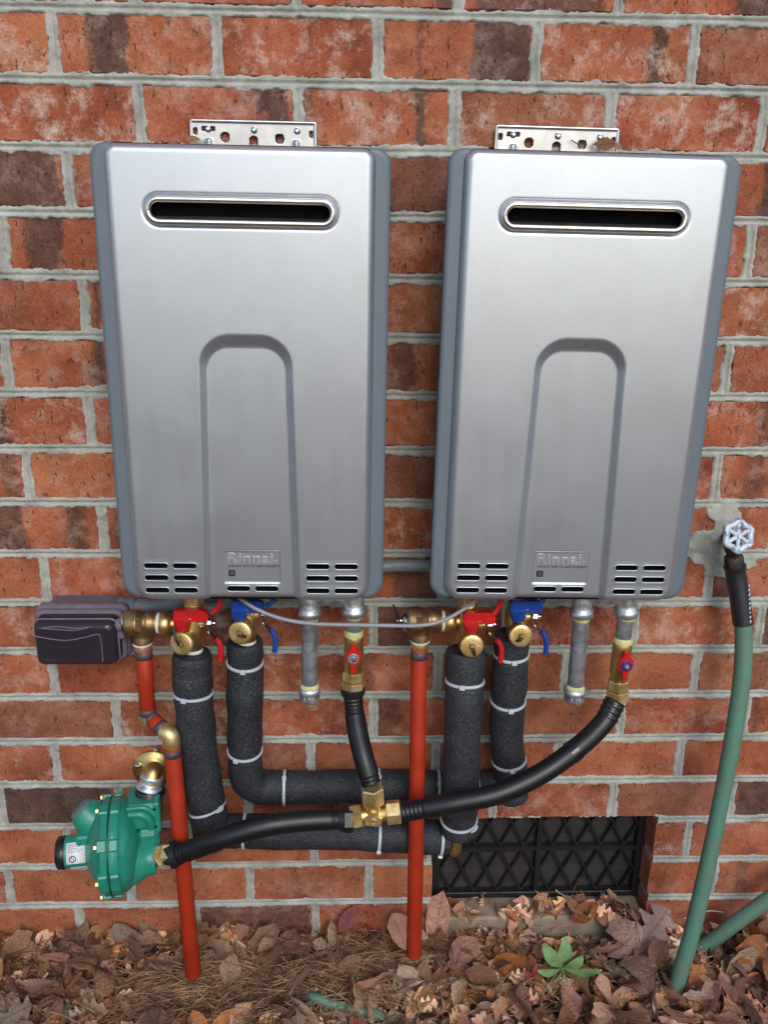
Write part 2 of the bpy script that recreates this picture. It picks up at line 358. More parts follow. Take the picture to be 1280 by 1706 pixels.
for r in ROWS:
    off = 0 if r % 2 == 0 else .5
    js = [(k + off) * W + rnd.uniform(-.003, .003) for k in range(-5, 9)]
    for px, py, rr in VJ:
        if rr == r:
            x = P(px, py).x; i = min(range(len(js)), key=lambda i: abs(js[i] - x)); js[i] = x
    # keep unmeasured joints between measured ones evenly spread
    if r == 17: js = [j for j in js if abs(j - .92) > .045]
    joints[r] = sorted(j for j in js if XMIN - .2 < j < XMAX + .2)
# appearance: row -> list of (photo x inside brick, dict)
D = {}
def look(r, px, **k): D.setdefault(r, []).append((px, k))
def yrow(r): return -(r + .5) * H
look(-1, 890, dark=[(790, 1010)], s=.75); look(-1, 1150, dark=[(1225, 1300)])
look(0, 40, orange=.8, bloom=.9); look(0, 220, dark=[(140, 218)], bloom=.5); look(0, 500, bloom=1.0); look(0, 760, dark=[(785, 884), (690, 706)], orange=.4)
look(0, 1020, dark=[(1078, 1112)], bloom=.95); look(0, 1220, brown=.45, bloom=.3)
look(1, 110, bloom=1.1); look(1, 360, dark=[(428, 484)], bloom=.5); look(1, 620, dark=[(505, 522), (685, 712)], bloom=.75); look(1, 880, brown=.35, bloom=.75)
look(1, 1140, bloom=1.0)
look(2, 40, dark=[(-60, 106)], s=.85); look(2, 690, dark=[(640, 760)], s=.6); look(2, 1260, dark=[(1265, 1400)])
look(3, 80, dark=[(36, 106)], orange=.3, s=.8); look(3, 700, orange=.2); look(3, 1270, brown=.8)
look(4, 60, brown=.1); look(4, 160, dark=[(146, 166)], s=.8); look(4, 690, orange=.5)
look(5, 90, dark=[(150, 178)], orange=.3, s=.8); look(5, 690, dark=[(645, 695), (726, 745)], s=.7); look(5, 1250, brown=.15)
look(6, 80, dark=[(-20, 16)], bloom=.9); look(6, 690, orange=.35); look(6, 1240, dark=[(1258, 1300)], bloom=.7, s=.6)
look(7, 15, dark=[(0, 36)], s=.6); look(7, 110, orange=.75, bloom=.4); look(7, 690, dark=[(610, 760)], s=.55); look(7, 1240, dark=[(1235, 1280)], s=.5)
look(8, 90, dark=[(-60, 46), (112, 146)], orange=.4, s=.8, bloom=.3); look(8, 690, bloom=.8, orange=.3); look(8, 1250, orange=.2)
look(9, 130, bloom=.5); look(9, 680, dark=[(650, 740)], s=.75); look(9, 1250, dark=[(1205, 1225)], bloom=.2, brown=.2)
look(10, 1160, bloom=.7); look(10, 450, dark=[(440, 470)], s=.4); look(10, 1275, dark=[(1270, 1400)])
look(11, 380, bloom=.5); look(11, 460, bloom=.7); look(11, 870, brown=.35)
look(12, 90, brown=.65, bloom=.2); look(12, 460, bloom=.6); look(12, 900, brown=.3); look(12, 1140, brown=.05); look(12, 1260, dark=[(1245, 1270)], s=.6)
look(13, 200, bloom=.25); look(13, 600, brown=.1); look(13, 1030, orange=.3)
look(14, 90, dark=[(-60, 190)], s=.95); look(14, 1110, brown=.6, orange=.2); look(14, 1260, dark=[(1225, 1420)], s=.9)
look(15, 500, orange=.25); look(15, 300, brown=.2, orange=.3); look(15, 1220, orange=.3)
look(16, 110, orange=.5, brown=.15); look(16, 320, orange=.6); look(16, 500, brown=.3, orange=.3); look(16, 650, orange=.7); look(16, 1240, dark=[(1222, 1252)], s=.5)
look(16, 1140, orange=.3)
look(17, 60, orange=.5); look(17, 200, orange=.4, brown=.2); look(17, 430, dark=[(330, 522)], s=.75, bloom=.35); look(17, 1230, brown=.3)
wall = bpy.data.objects.new("brick_wall", None); COL.objects.link(wall)
tag(wall, "red clay brick house wall with grey grooved mortar behind the two heaters", "wall", kind="structure")
variants = []
def brick_mesh(hl, seed, d=.045):
    """brick with worn, slightly wavering arrises; front face at y=0"""
    r = random.Random(seed); mb = MB(); n = 7
    def ring(ins, y):
        pts = []
        hx, hz = hl - ins, BT - ins
        for i in range(n): pts.append((-hx + 2 * hx * i / n, -hz))
        for i in range(2): pts.append((hx, -hz + 2 * hz * i / 2))
        for i in range(n): pts.append((hx - 2 * hx * i / n, hz))
        for i in range(2): pts.append((-hx, hz - 2 * hz * i / 2))
        return [Vector((x + r.uniform(-.0008, .0008), y + r.uniform(-.0003, .0003), z + r.uniform(-.0008, .0008))) for x, z in pts]
    mb.rings([ring(.0016, -.0003 + r.uniform(-.0005, .0005)), ring(.0004, .0012), ring(0, .02), ring(0, d * 2)], True, True, False)
    return mb
def mesh_only(mb, name, material):
    o = mb.build(name, material); me = o.data; bpy.data.objects.remove(o); return me
BM = {}
def get_brick(hl, k):
    key = (round(hl, 3), k)
    if key not in BM: BM[key] = mesh_only(brick_mesh(key[0], k), "brick", MAT_BRICK)
    return BM[key]
JW = .0138; vsegs = []                   # vertical joint list for the mortar field
def add_brick(x0, x1, r, jit=1):
    cx, hl = (x0 + x1) / 2, (x1 - x0) / 2
    if hl < .008: return
    me = get_brick(hl, rnd.randrange(4)); o = bpy.data.objects.new("brick", me); COL.objects.link(o); o.parent = wall
    o.location = (cx, rnd.uniform(-.0012, .0012) * jit, yrow(r) + rnd.uniform(-.0008, .0008))
    o.rotation_euler = (rnd.uniform(-.006, .006), 0, rnd.uniform(-.006, .006))
    p = dict(seed=rnd.uniform(0, 50), orange=max(0, rnd.gauss(.12, .2)), brown=max(0, rnd.gauss(.0, .15)), bloom=max(0, rnd.gauss(.5 if r < 8 else .24, .28)),
             band_a_x=0., band_a_w=-.05, band_a_s=0., band_b_x=0., band_b_w=-.05, band_b_s=0.)
    hit = None
    for px, k in D.get(r, []):
        X = Px(px, r)
        if x0 - .004 <= X <= x1 + .004: hit = k
    if hit:
        p["orange"] = hit.get("orange", p["orange"]); p["brown"] = hit.get("brown", 0.); p["bloom"] = hit.get("bloom", p["bloom"] * .7)
        for (a, b), nm in zip(hit.get("dark", []), ("band_a", "band_b")):
            A, B = Px(a, r), Px(b, r); p[nm + "_x"] = (A + B) / 2 - cx; p[nm + "_w"] = (B - A) / 2; p[nm + "_s"] = hit.get("s", .9)
    elif rnd.random() < .28:
        p["band_a_x"] = rnd.uniform(-hl, hl); p["band_a_w"] = rnd.uniform(.008, .04); p["band_a_s"] = rnd.uniform(.35, .9)
    for k, v in p.items(): o[k] = float(v)
def Px(px, r):
    """photo column at this course -> wall x"""
    z = yrow(r); y = 853
    for _ in range(8):
        q = P(px, y); e = q.z - z; y += e * 1050
    return P(px, y).x
for r in ROWS:
    js = joints[r]
    for a, b in zip(js[:-1], js[1:]):
        x0, x1 = a + JW / 2, b - JW / 2
        if x1 < XMIN - .1 or x0 > XMAX + .1: continue
        if r in (15, 16, 17):
            if x1 <= OX0 or x0 >= OX1: add_brick(x0, x1, r)
            else:
                if x0 < OX0 - .01: add_brick(x0, OX0, r, 0)
                if x1 > OX1 + .01: add_brick(OX1, x1, r, 0)
        else: add_brick(x0, x1, r)
# mortar height field: tooled bead with a centre groove, squeezed ragged lips over the brick arrises
STEP = H / 40; xs = np.arange(XMIN, XMAX, .00205); zs = np.arange(-18.4 * H, 6.6 * H, STEP)
X, Z = np.meshgrid(xs, zs)
wav = vnoise(X, Z, 11, .12) * .0009
rowf = -(Z + wav) / H; near = np.round(rowf); dh = np.abs(rowf - near) * H
dv = np.full(X.shape, 1.0, np.float32); ri = np.floor(rowf).astype(int)
for r in range(-7, 19):
    msk = ri == r
    if r in joints:
        xx = X[msk] + vnoise(X[msk], Z[msk], 12 + r % 5, .04) * .0012; dd = np.full(xx.shape, 1.0)
        for j in joints[r]: dd = np.minimum(dd, np.abs(xx - j))
        dv[msk] = dd
ragh = vnoise(X, Z, 21, .012) * .0022 + vnoise(X, Z, 22, .004) * .0020 + np.maximum(0, vnoise(X, Z, 24, .03)) * .0028
ragv = vnoise(X, Z, 31, .012) * .0018 + vnoise(X, Z, 32, .004) * .0018 + np.maximum(0, vnoise(X, Z, 34, .03)) * .0018
eh = dh - (.0068 + ragh); ev = dv - (.0072 + ragv); e = np.minimum(eh, ev)
def prof(d):   # y offset: groove + concave bead
    return .0032 * np.exp(-(d / .0012) ** 2) + .0012 + .0010 * np.exp(-((d - .0035) / .0016) ** 2) * -1 + 0 * d
inner = np.where(dh < dv, prof(dh), np.where(dh > .0072, prof(dv), prof(dh)))
yv = inner - .0014 + vnoise(X, Z, 41, .006) * .0005 + vnoise(X, Z, 42, .0025) * .0003
lip = np.exp(-((e + .0016) / .0013) ** 2); yv = yv - .0011 * lip * (1 + vnoise(X, Z, 43, .008) * .7)
yv = np.where(e > 0, yv + np.minimum(e * 2.2, .0092), yv)
# smeared repair mortar around the spigot
pc = P(1205, 893)
def blob(px, py, rx, ry):
    c = P(px, py); return ((X - c.x) / rx) ** 2 + ((Z - c.z) / ry) ** 2
sm = np.minimum.reduce([blob(1212, 872, .021, .034), blob(1192, 912, .047, .030) , blob(1205, 935, .040, .026), blob(1172, 920, .030, .020), blob(1246, 935, .018, .012), blob(1205, 855, .026, .012)])
sm = sm + vnoise(X, Z, 51, .014) * .35 + vnoise(X, Z, 52, .005) * .2
cov = np.clip((1.05 - sm) * 6, 0, 1)
ys = -.0035 + vnoise(X, Z, 53, .012) * .0012 + vnoise(X, Z, 54, .004) * .0006 + .0015 * np.exp(-(dh / .0016) ** 2)
yv = yv * (1 - cov) + ys * cov
keep = (yv < .0075)
hole = (X > OX0 - .001) & (X < OX1 + .001) & (Z < OZ1) ; keep &= ~hole
idx = np.arange(X.size).reshape(X.shape); kq = keep[:-1, :-1] | keep[1:, :-1] | keep[:-1, 1:] | keep[1:, 1:]
kq &= ~(hole[:-1, :-1] | hole[1:, 1:])
q = np.stack([idx[:-1, :-1][kq], idx[:-1, 1:][kq], idx[1:, 1:][kq], idx[1:, :-1][kq]], -1)
used, inv = np.unique(q, return_inverse=True); VV = np.stack([X.ravel(), yv.ravel(), Z.ravel()], -1)[used]
mo = bpy.data.objects.new("mortar", raw_mesh("mortar", VV, inv.reshape(q.shape), MAT_MORTAR)); COL.objects.link(mo); mo.parent = wall; mo["kind"] = "stuff"
# solid backing behind the brick faces and the reveals of the vent opening
mb = MB()
for (x0, x1, z0, z1) in ((XMIN - .1, OX0 - .003, -1.62, 6.7 * H), (OX1 + .003, XMAX + .1, -1.62, 6.7 * H), (OX0 - .003, OX1 + .003, OZ1 + .008, 6.7 * H)):
    mb.box(((x0 + x1) / 2, .052, (z0 + z1) / 2), ((x1 - x0) / 2, .040, (z1 - z0) / 2))
mb.build("mortar_core", MAT_MORTAR, wall)
mb = MB().box(((OX0 + OX1) / 2, .046, -1.463), ((OX1 - OX0) / 2 - .001, .048, .0425), None, .004)
mb.build("sill", MAT_CONC, wall)
# rest of the house wall beyond the modelled bricks
def far_brick():
    m, nt, b = mat("distant_brickwork"); tc = N(nt, "TexCoord").outputs["Object"]; mp = N(nt, "Mapping"); mp.inputs["Rotation"].default_value = (math.radians(-90), 0, 0)
    nt.links.new(tc, mp.inputs[0]); br = N(nt, "TexBrick"); nt.links.new(mp.outputs[0], br.inputs[0])
    br.inputs["Scale"].default_value = 1; br.inputs["Brick Width"].default_value = W; br.inputs["Row Height"].default_value = H; br.inputs["Mortar Size"].default_value = .006
    br.inputs["Color1"].default_value = (.39, .11, .05, 1); br.inputs["Color2"].default_value = (.26, .08, .045, 1); br.inputs["Mortar"].default_value = (.4, .4, .36, 1)
    nt.links.new(br.outputs[0], b.inputs["Base Color"]); b.inputs["Roughness"].default_value = .9; return m
mf = far_brick(); mb = MB(); zt = 6.7 * H
for (x0, x1, z0, z1) in ((-5, XMIN, -1.62, 2.6), (XMAX, 6, -1.62, 2.6), (XMIN, XMAX, zt, 2.6)):
    mb.box(((x0 + x1) / 2, .06, (z0 + z1) / 2), ((x1 - x0) / 2, .056, (z1 - z0) / 2))
o = mb.build("house_wall", mf); tag(o, "continuation of the red brick house wall around the modelled bay", "wall", kind="structure")
# ------------------------------------------------------------------ foundation vent
vz0, vz1, vx0, vx1, vy = -1.418, -1.208, .519, .903, .052
vt = empty("foundation_vent", ((vx0 + vx1) / 2, vy, vz0), "black iron lattice vent with wire screen in the wall recess above the leaves", "vent")
fr = MB(); t = .0155
fr.box((vx0 + t / 2, vy, (vz0 + vz1) / 2), (t / 2, .008, (vz1 - vz0) / 2), None, .001); fr.box((vx1 - t / 2, vy, (vz0 + vz1) / 2), (t / 2, .008, (vz1 - vz0) / 2), None, .001)
fr.box(((vx0 + vx1) / 2, vy, vz0 + .006), ((vx1 - vx0) / 2 - t, .008, .006), None, .001); fr.box(((vx0 + vx1) / 2, vy, vz1 - .006), ((vx1 - vx0) / 2 - t, .008, .006), None, .001)
fr.build("frame", MAT_GRILLE, vt)
xm = (vx0 + vx1) / 2; zmid = (vz0 + vz1) / 2
MB().box((xm, vy - .001, zmid), (.0045, .007, (vz1 - vz0) / 2 - .012)).build("mullion", MAT_GRILLE, vt)
for a, b in ((vx0 + t, xm - .0045), (xm + .0045, vx1 - t)):
    MB().box(((a + b) / 2, vy - .0005, zmid), ((b - a) / 2, .0055, .0045)).build("rail", MAT_GRILLE, vt)
    for z0, z1 in ((vz0 + .012, zmid - .0045), (zmid + .0045, vz1 - .012)):
        nd = 4; pw = (b - a) / nd
        for k in range(-1, nd + 1):
            for s in (1, -1):
                p0 = Vector((a + (k + (0 if s > 0 else 1)) * pw, vy + .001 * s, z0)); p1 = Vector((a + (k + (1 if s > 0 else 0)) * pw, vy + .001 * s, z1))
                off = pw * .5; p0.x += off * 1; p1.x += off * 1
                def cl(p, q):
                    for lim, sg in ((a, 1), (b, -1)):
                        if (p.x - lim) * sg < 0: f = (lim - p.x) / (q.x - p.x); p = p.lerp(q, f)
                    return p
                if max(p0.x, p1.x) <= a + 1e-4 or min(p0.x, p1.x) >= b - 1e-4: continue
                A, B = cl(p0, p1), cl(p1, p0)
                d = B - A
                if d.length < .01: continue
                ang = math.atan2(d.x, d.z); R = Matrix.Rotation(ang, 3, 'Y')
                MB().box((A + B) / 2, (.0019, .003, d.length / 2), R).build("lattice_bar", MAT_GRILLE, vt)
mb = MB(); ym = vy + .010
for i in range(int((vx1 - vx0 - .03) / .0026)): mb.box((vx0 + .015 + i * .0026, ym, zmid), (.0005, .0004, (vz1 - vz0) / 2 - .01))
for i in range(int((vz1 - vz0 - .02) / .0026)): mb.box(((vx0 + vx1) / 2, ym + .0003, vz0 + .01 + i * .0026), ((vx1 - vx0) / 2 - .014, .0004, .0005))
o = mb.build("wire_screen", MAT_MESHW, vt)
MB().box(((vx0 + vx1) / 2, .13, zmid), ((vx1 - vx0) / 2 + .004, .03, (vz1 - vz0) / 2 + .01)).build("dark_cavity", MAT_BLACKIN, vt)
# ------------------------------------------------------------------ water heaters
def rrect(hx, hz, rs, n=8):
    """rounded rectangle outline; rs = radii TR, TL, BL, BR"""
    pts = []
    for (sx, sz, a0), r in zip(((1, 1, 0), (-1, 1, 90), (-1, -1, 180), (1, -1, 270)), rs):
        for i in range(n + 1):
            a = math.radians(a0 + 90 * i / n); pts.append((sx * (hx - r) + r * math.cos(a), sz * (hz - r) + r * math.sin(a)))
    return pts
def stadium(hx, hz, n=10):
    return rrect(hx, hz, [hz * .999] * 4, n)
def sd_rr(x, z, hx, hz, r):
    qx = np.abs(x) - (hx - r); qz = np.abs(z) - (hz - r)
    return np.hypot(np.maximum(qx, 0), np.maximum(qz, 0)) + np.minimum(np.maximum(qx, qz), 0) - r
CW, CH = .157, .2855
def ss(a): a = np.clip(a, 0, 1); return a * a * (3 - 2 * a)
SLOTS = [(sx * 1.0 * (.107 + k * .019 * sx * sx), z) for sx in (-1, 1) for k in (-1, 1) for z in (-.519, -.536, -.554)] + [(-.019, -.5545), (.019, -.5545)]
def cover_mesh():
    st = .00135; xs = np.linspace(-CW - .002, CW + .002, int(2 * CW / st)); zs = np.linspace(-CH - .002, CH + .002, int(2 * CH / st))
    x, z = np.meshgrid(xs, zs); Zl = z - CH      # local z from top 0 downwards
    rr = np.where(z > 0, .014, .024); d = sd_rr(x, z, CW, CH, rr)
    e = .5e-3; gx = (sd_rr(x + e, z, CW, CH, rr) - sd_rr(x - e, z, CW, CH, rr)) / (2 * e); gz = (sd_rr(x, z + e, CW, CH, rr) - sd_rr(x, z - e, CW, CH, rr)) / (2 * e)
    R = .0095; k = np.clip((d + R) / R, 0, 1); y = .0135 * (1 - np.sqrt(np.clip(1 - k ** 2.2, 0, 1)))      # roll back
    fl = .0065 * np.clip((-Zl - .26) / .3, -.15, 1.1)
    ao = sd_rr(x, Zl + .214 + .40, .0585 + fl, .40, .040); ai = sd_rr(x, Zl + .233 + .40, .0480 + fl, .40, .026)
    y = y + ss(np.clip(-ao, 0, 1) / (np.clip(-ao, 0, 1) + np.clip(ai, 0, 1) + 1e-6)) * .0080
    bz = sd_rr(x, Zl + .5235, .038, .0235, .0015); y = y - .0 * bz
    y += .0009 * ss((-bz) / .0012)
    for cx, cz in SLOTS:
        s = sd_rr(x - cx, Zl - cz, .016, .0040, .0039); y -= .0002 * np.exp(-((s - .0018) / .0014) ** 2)
    s = sd_rr(x, Zl + .073, .112, .0165, .0164); y += .0025 * np.exp(-(np.maximum(s, 0) / .0022) ** 2)
    out = d > 0; x = x - np.where(out, gx * d, 0); z2 = z - np.where(out, gz * d, 0)
    holes = np.zeros(x.shape, bool); Zc = Zl.copy()
    for cx, cz, hx, hz in [(a, b, .0160, .0040) for a, b in SLOTS] + [(0, -.073, .1085, .0130)]:
        f = lambda xx, zz: sd_rr(xx - cx, zz - cz, hx, hz, hz * .98)
        s = f(x, Zc); ins = s < 0; ex = (f(x + 1e-4, Zc) - f(x - 1e-4, Zc)) / 2e-4; ez = (f(x, Zc + 1e-4) - f(x, Zc - 1e-4)) / 2e-4
        holes |= ins; near_ = ins & (s > -2.2 * st); x = np.where(near_, x - ex * s, x); z2 = np.where(near_, z2 - ez * s, z2)
    idx = np.arange(x.size).reshape(x.shape)
    c4 = lambda a: (a[:-1, :-1], a[1:, :-1], a[:-1, 1:], a[1:, 1:])
    o4 = c4(out); h4 = c4(holes); kq = ~(o4[0] & o4[1] & o4[2] & o4[3]) & ~(h4[0] & h4[1] & h4[2] & h4[3])
    q = np.stack([idx[:-1, :-1][kq], idx[:-1, 1:][kq], idx[1:, 1:][kq], idx[1:, :-1][kq]], -1)
    used, inv = np.unique(q, return_inverse=True); V = np.stack([x.ravel(), y.ravel() - .163, (z2 - CH).ravel()], -1)[used]
    return raw_mesh("front_cover", V, inv.reshape(q.shape), MAT_SILVER)
COVER = cover_mesh()
def ring_profile(outline, cx, cz, y, r, ry=None, seg=8):
    """closed tube following an outline in the XZ plane"""
    mb = MB(); n = len(outline); R = []; ry = ry or r
    for i in range(n):
        a = Vector(outline[i - 1]); b = Vector(outline[(i + 1) % n]); t = (b - a).normalized(); nn = Vector((t.y, -t.x)); p = Vector(outline[i])
        R.append([Vector((cx + p.x + nn.x * r * math.cos(2 * math.pi * j / seg), y + ry * math.sin(2 * math.pi * j / seg), cz + p.y + nn.y * r * math.cos(2 * math.pi * j / seg))) for j in range(seg)])
    mb.rings(R + [R[0]], True, False); return mb
def text_mesh(s, size, loc, name, material, parent, ext=.0004, bold=0, spacing=1.0, sx=1.0):
    cu = bpy.data.curves.new(name, 'FONT'); cu.body = s; cu.size = size; cu.extrude = ext; cu.offset = bold; cu.space_character = spacing; cu.resolution_u = 3
    o = bpy.data.objects.new(name, cu); COL.objects.link(o); bpy.context.view_layer.update()
    me = bpy.data.meshes.new_from_object(o); bpy.data.objects.remove(o); me.name = name
    for v in me.vertices: v.co = Vector((v.co.x * sx, -v.co.z, v.co.y))
    me.materials.clear(); me.materials.append(material)
    ob = bpy.data.objects.new(name, me); COL.objects.link(ob); ob.parent = parent; ob.location = loc; return ob
def child(o, parent, loc=(0, 0, 0)): o.parent = parent; o.location = loc; return o
def make_heater(label):
    root = empty("water_heater", (0, 0, 0), label, "water heater", "wall-mounted tankless water heaters")
    mb = MB(); out = rrect(.176, .2865, [.019, .019, .024, .024], 8)
    def rg(ins, y): return [Vector((x * (1 - ins / .176), y, z * (1 - ins / .2865) - CH)) for x, z in out]
    mb.rings([rg(.018, -.022), rg(.015, -.026), rg(.014, -.132), rg(.0125, -.1345), rg(.0, -.1365), rg(0, -.1455), rg(.0015, -.149), rg(.005, -.150)], True, True); mb.build("case", MAT_CASE, root)
    o = bpy.data.objects.new("front_cover", COVER); COL.objects.link(o); child(o, root)
    g = ring_profile(rrect(CW - .0005, CH - .0005, [.014, .014, .024, .024], 8), 0, -CH, -.1497, .0012, .0006); g.build("cover_gasket", MAT_BLACKIN, root)
    # exhaust outlet: oval trim, lower lip, black plate painted as the duct's shade
    tr = ring_profile(stadium(.1080, .0126, 14), 0, -.073, -.1650, .0038, .0044, 12).build("exhaust_trim", MAT_STEEL, root)
    MB().box((0, -.1512, -.073), (.112, .0006, .0155)).build("duct_shade_plate", MAT_BLACKIN, root)
    mb = MB(); mb.box((0, -.1585, -.0815), (.1035, .0045, .0010), Matrix.Rotation(math.radians(18), 3, 'X')); mb.build("outlet_lip", MAT_STEEL, root)
    for cx, cz in SLOTS:
        yb = -.163 + (.0080 if abs(cx) < .05 else 0)
        o = ring_profile(stadium(.0161, .0041, 5), cx, cz, yb - .0001, .0006, .0007, 6).build("vent_slot", MAT_SILVER, root)
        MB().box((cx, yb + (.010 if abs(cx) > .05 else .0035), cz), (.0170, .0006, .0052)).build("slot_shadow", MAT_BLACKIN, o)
        MB().box((cx, yb + .0035, cz - .0020), (.0150, .0016, .0005), Matrix.Rotation(math.radians(35), 3, 'X')).build("louver", MAT_BLACKIN, o)  # blade coloured black as the shade within the slot
    # badge with lettering
    bx0, bx1, bz0, bz1 = -.038, .038, -.547, -.500; yb = -.1541
    bd = ring_profile(rrect(.0375, .0232, [.0012] * 4, 2), 0, -.5235, yb - .0003, .0006, .0005, 6).build("badge", MAT_BADGE, root)
    text_mesh("Rinnai", .0205, (bx0 + .0040, yb - .0002, -.5180), "raised_lettering", MAT_LETTER, bd, .0007, .00045, 1.05, 1.18)
    text_mesh(".", .0170, (bx1 - .0085, yb - .0002, -.5165), "raised_lettering", MAT_LETTER, bd, .0007, .0003)
    text_mesh("THE HOT WAY TO HEAT WATER™", .0046, (bx0 + .0055, yb - .0002, -.5238), "printed_lettering", MAT_INK, bd, .0001, .00006, 1.02, .92)
    sq = MB().box((bx0 + .0105, yb, -.5325), (.0045, .0003, .0045)).build("energy_mark", MAT_INK, bd)
    for k, (zz, hw) in enumerate(((.0018, .0028), (-.0002, .0022), (-.0022, .003))): 
        mb = MB(); mb.tube([(bx0 + .0105 - hw, yb - .0005, -.5325 + zz - .0004), (bx0 + .0105, yb - .0005, -.5325 + zz + .0006), (bx0 + .0105 + hw, yb - .0005, -.5325 + zz - .0002)], .0003, 4, step=.001); mb.build("energy_mark_line", MAT_INKG, bd)
    # zinc hanging bracket behind the top, holes as cut-outs
    return root
def bracket(root, w0, w1, zt, zb, leafy):
    """wall bracket plate in the heater's local frame"""
    mb = MB(); hw = (w1 - w0) / 2; cx = (w0 + w1) / 2; hz = (zt - zb) / 2; cz = (zt + zb) / 2
    st = .0009; xs = np.linspace(-hw - .001, hw + .001, int(2 * hw / st)); zs = np.linspace(-hz, hz + .001, int(2 * hz / st)); x, z = np.meshgrid(xs, zs)
    d = sd_rr(x, z, hw, hz, .005); d = np.where(z < 0, np.abs(x) - hw, d)
    hl = [(-.060, 0, .0052, .0052), (.042, 0, .0050, .0050), (-.0755 - .004, .0065, .0022, .0034), (.0765, .0060, .0022, .0038), (-.061 - .004 , .0115, .0105, .0022), (-.001, -.005, .0050, .0095), (.062, .0105, .0070, .0024)]
    hl = [(-.037, 0.002, .0055, .0055), (.034, .0015, .0055, .0055), (-.0755, .0085, .0024, .0036), (.0755, .0075, .0024, .0040), (-.0585, .0115, .0085, .0024), (.0, -.005, .0050, .0085)]
    y = np.full(x.shape, -.0025); holes = np.zeros(x.shape, bool)
    for hx, hz_, rx, rz in hl: holes |= (sd_rr(x - hx, z - hz_, rx, rz, min(rx, rz) * .98) < 0)
    y -= .0012 * np.exp(-((d + .0025) / .0014) ** 2)
    for rx in (-.058, .056): y -= .0035 * np.exp(-((x - rx) / .0032) ** 2) * ss((.001 - z) / .003)
    idx = np.arange(x.size).reshape(x.shape); bad = holes | (d > 0)
    kq = ~(bad[:-1, :-1] | bad[1:, :-1] | bad[:-1, 1:] | bad[1:, 1:])
    q = np.stack([idx[:-1, :-1][kq], idx[:-1, 1:][kq], idx[1:, 1:][kq], idx[1:, :-1][kq]], -1); used, inv = np.unique(q, return_inverse=True)
    V = np.stack([(x + cx).ravel(), y.ravel() - .004, (z + cz).ravel()], -1)[used]
    o = bpy.data.objects.new("mounting_bracket", raw_mesh("mounting_bracket", V, inv.reshape(q.shape), MAT_ZINC)); COL.objects.link(o); child(o, root)
    md = o.modifiers.new("thickness", 'SOLIDIFY'); md.thickness = .0012; md.offset = 0
    for sx in (-.0585, .001, .057):
        s = MB(); c = Vector((cx + sx, -.0065, cz + .0115)); s.lathe(c + Vector((0, .003, 0)), c + Vector((0, -.0035, 0)), [(0, .0030), (.1, .0046), (.55, .0046), (.9, .003), (1, .001)], 14)
        s.box(c + Vector((0, -.0036, 0)), (.0020, .0004, .0004)); s.box(c + Vector((0, -.0036, 0)), (.0004, .0005, .0020)); s.build("screw", MAT_CHROME, o, origin=(0, 0, 0)).location = (0, 0, 0)
    return o
heaterL = make_heater("left silver tankless water heater, above the clear box and the green regulator")
bracket(heaterL, .1635 - .2465, .3305 - .2465, .036, -.012, False)
def copy_tree(o, parent=None):
    c = o.copy(); COL.objects.link(c)
    if parent is not None: c.parent = parent
    for ch in list(o.children): copy_tree(ch, c)
    return c
heaterR = copy_tree(heaterL); heaterR["label"] = "right silver tankless water heater, nearest the hose tap, leaves caught on its bracket"
def place(o, x, z, rot): o.location = (x, 0, z); o.rotation_euler = (0, rot, 0)
for h_, dx_ in ((heaterL, 0), (heaterR, -.020)):
    for ch in h_.children:
        if ch.name.startswith("mounting_bracket"): ch.location = (dx_, 0, .006)
place(heaterL, .2465, -.1685, .0065); place(heaterR, .6660, -.1700, .0125)
# ------------------------------------------------------------------ small plumbing builders
def cable_tie(parent, c, ax, r, side, tail=.008, w=.0022, tilt=0.0):
    """tie round a pipe: band, head on the given side, cut tail"""
    ax = Vector(ax).normalized(); side = Vector(side); u = (side - ax * side.dot(ax)).normalized(); v = ax.cross(u); n = 28; R = []
    ax2 = (ax + u * tilt).normalized()
    for j in range(n):
        a = 2 * math.pi * j / n; d = u * math.cos(a) + v * math.sin(a); cc = Vector(c) + d * r - ax * (math.cos(a) * tilt * r)
        R.append([cc + d * .0009 - ax * w, cc + d * .0013 , cc + d * .0009 + ax * w, cc - d * .0012 + ax * w, cc - d * .0012 - ax * w])
    mb = MB(); mb.rings(R + [R[0]], True, False, False)
    hc = Vector(c) + u * (r + .002) - ax * (tilt * r); Rm = Matrix((v, u, ax)).transposed()
    mb.box(hc, (.0040, .0026, .0034), Rm, .0008)
    if tail: mb.box(hc + v * (.004 + tail / 2) + u * .001, (tail / 2, .0006, w), Rm @ Matrix.Rotation(-.35, 3, 'Z'))
    return mb.build("cable_tie", MAT_TIE, parent)
def flare(prof, wob=0): return prof
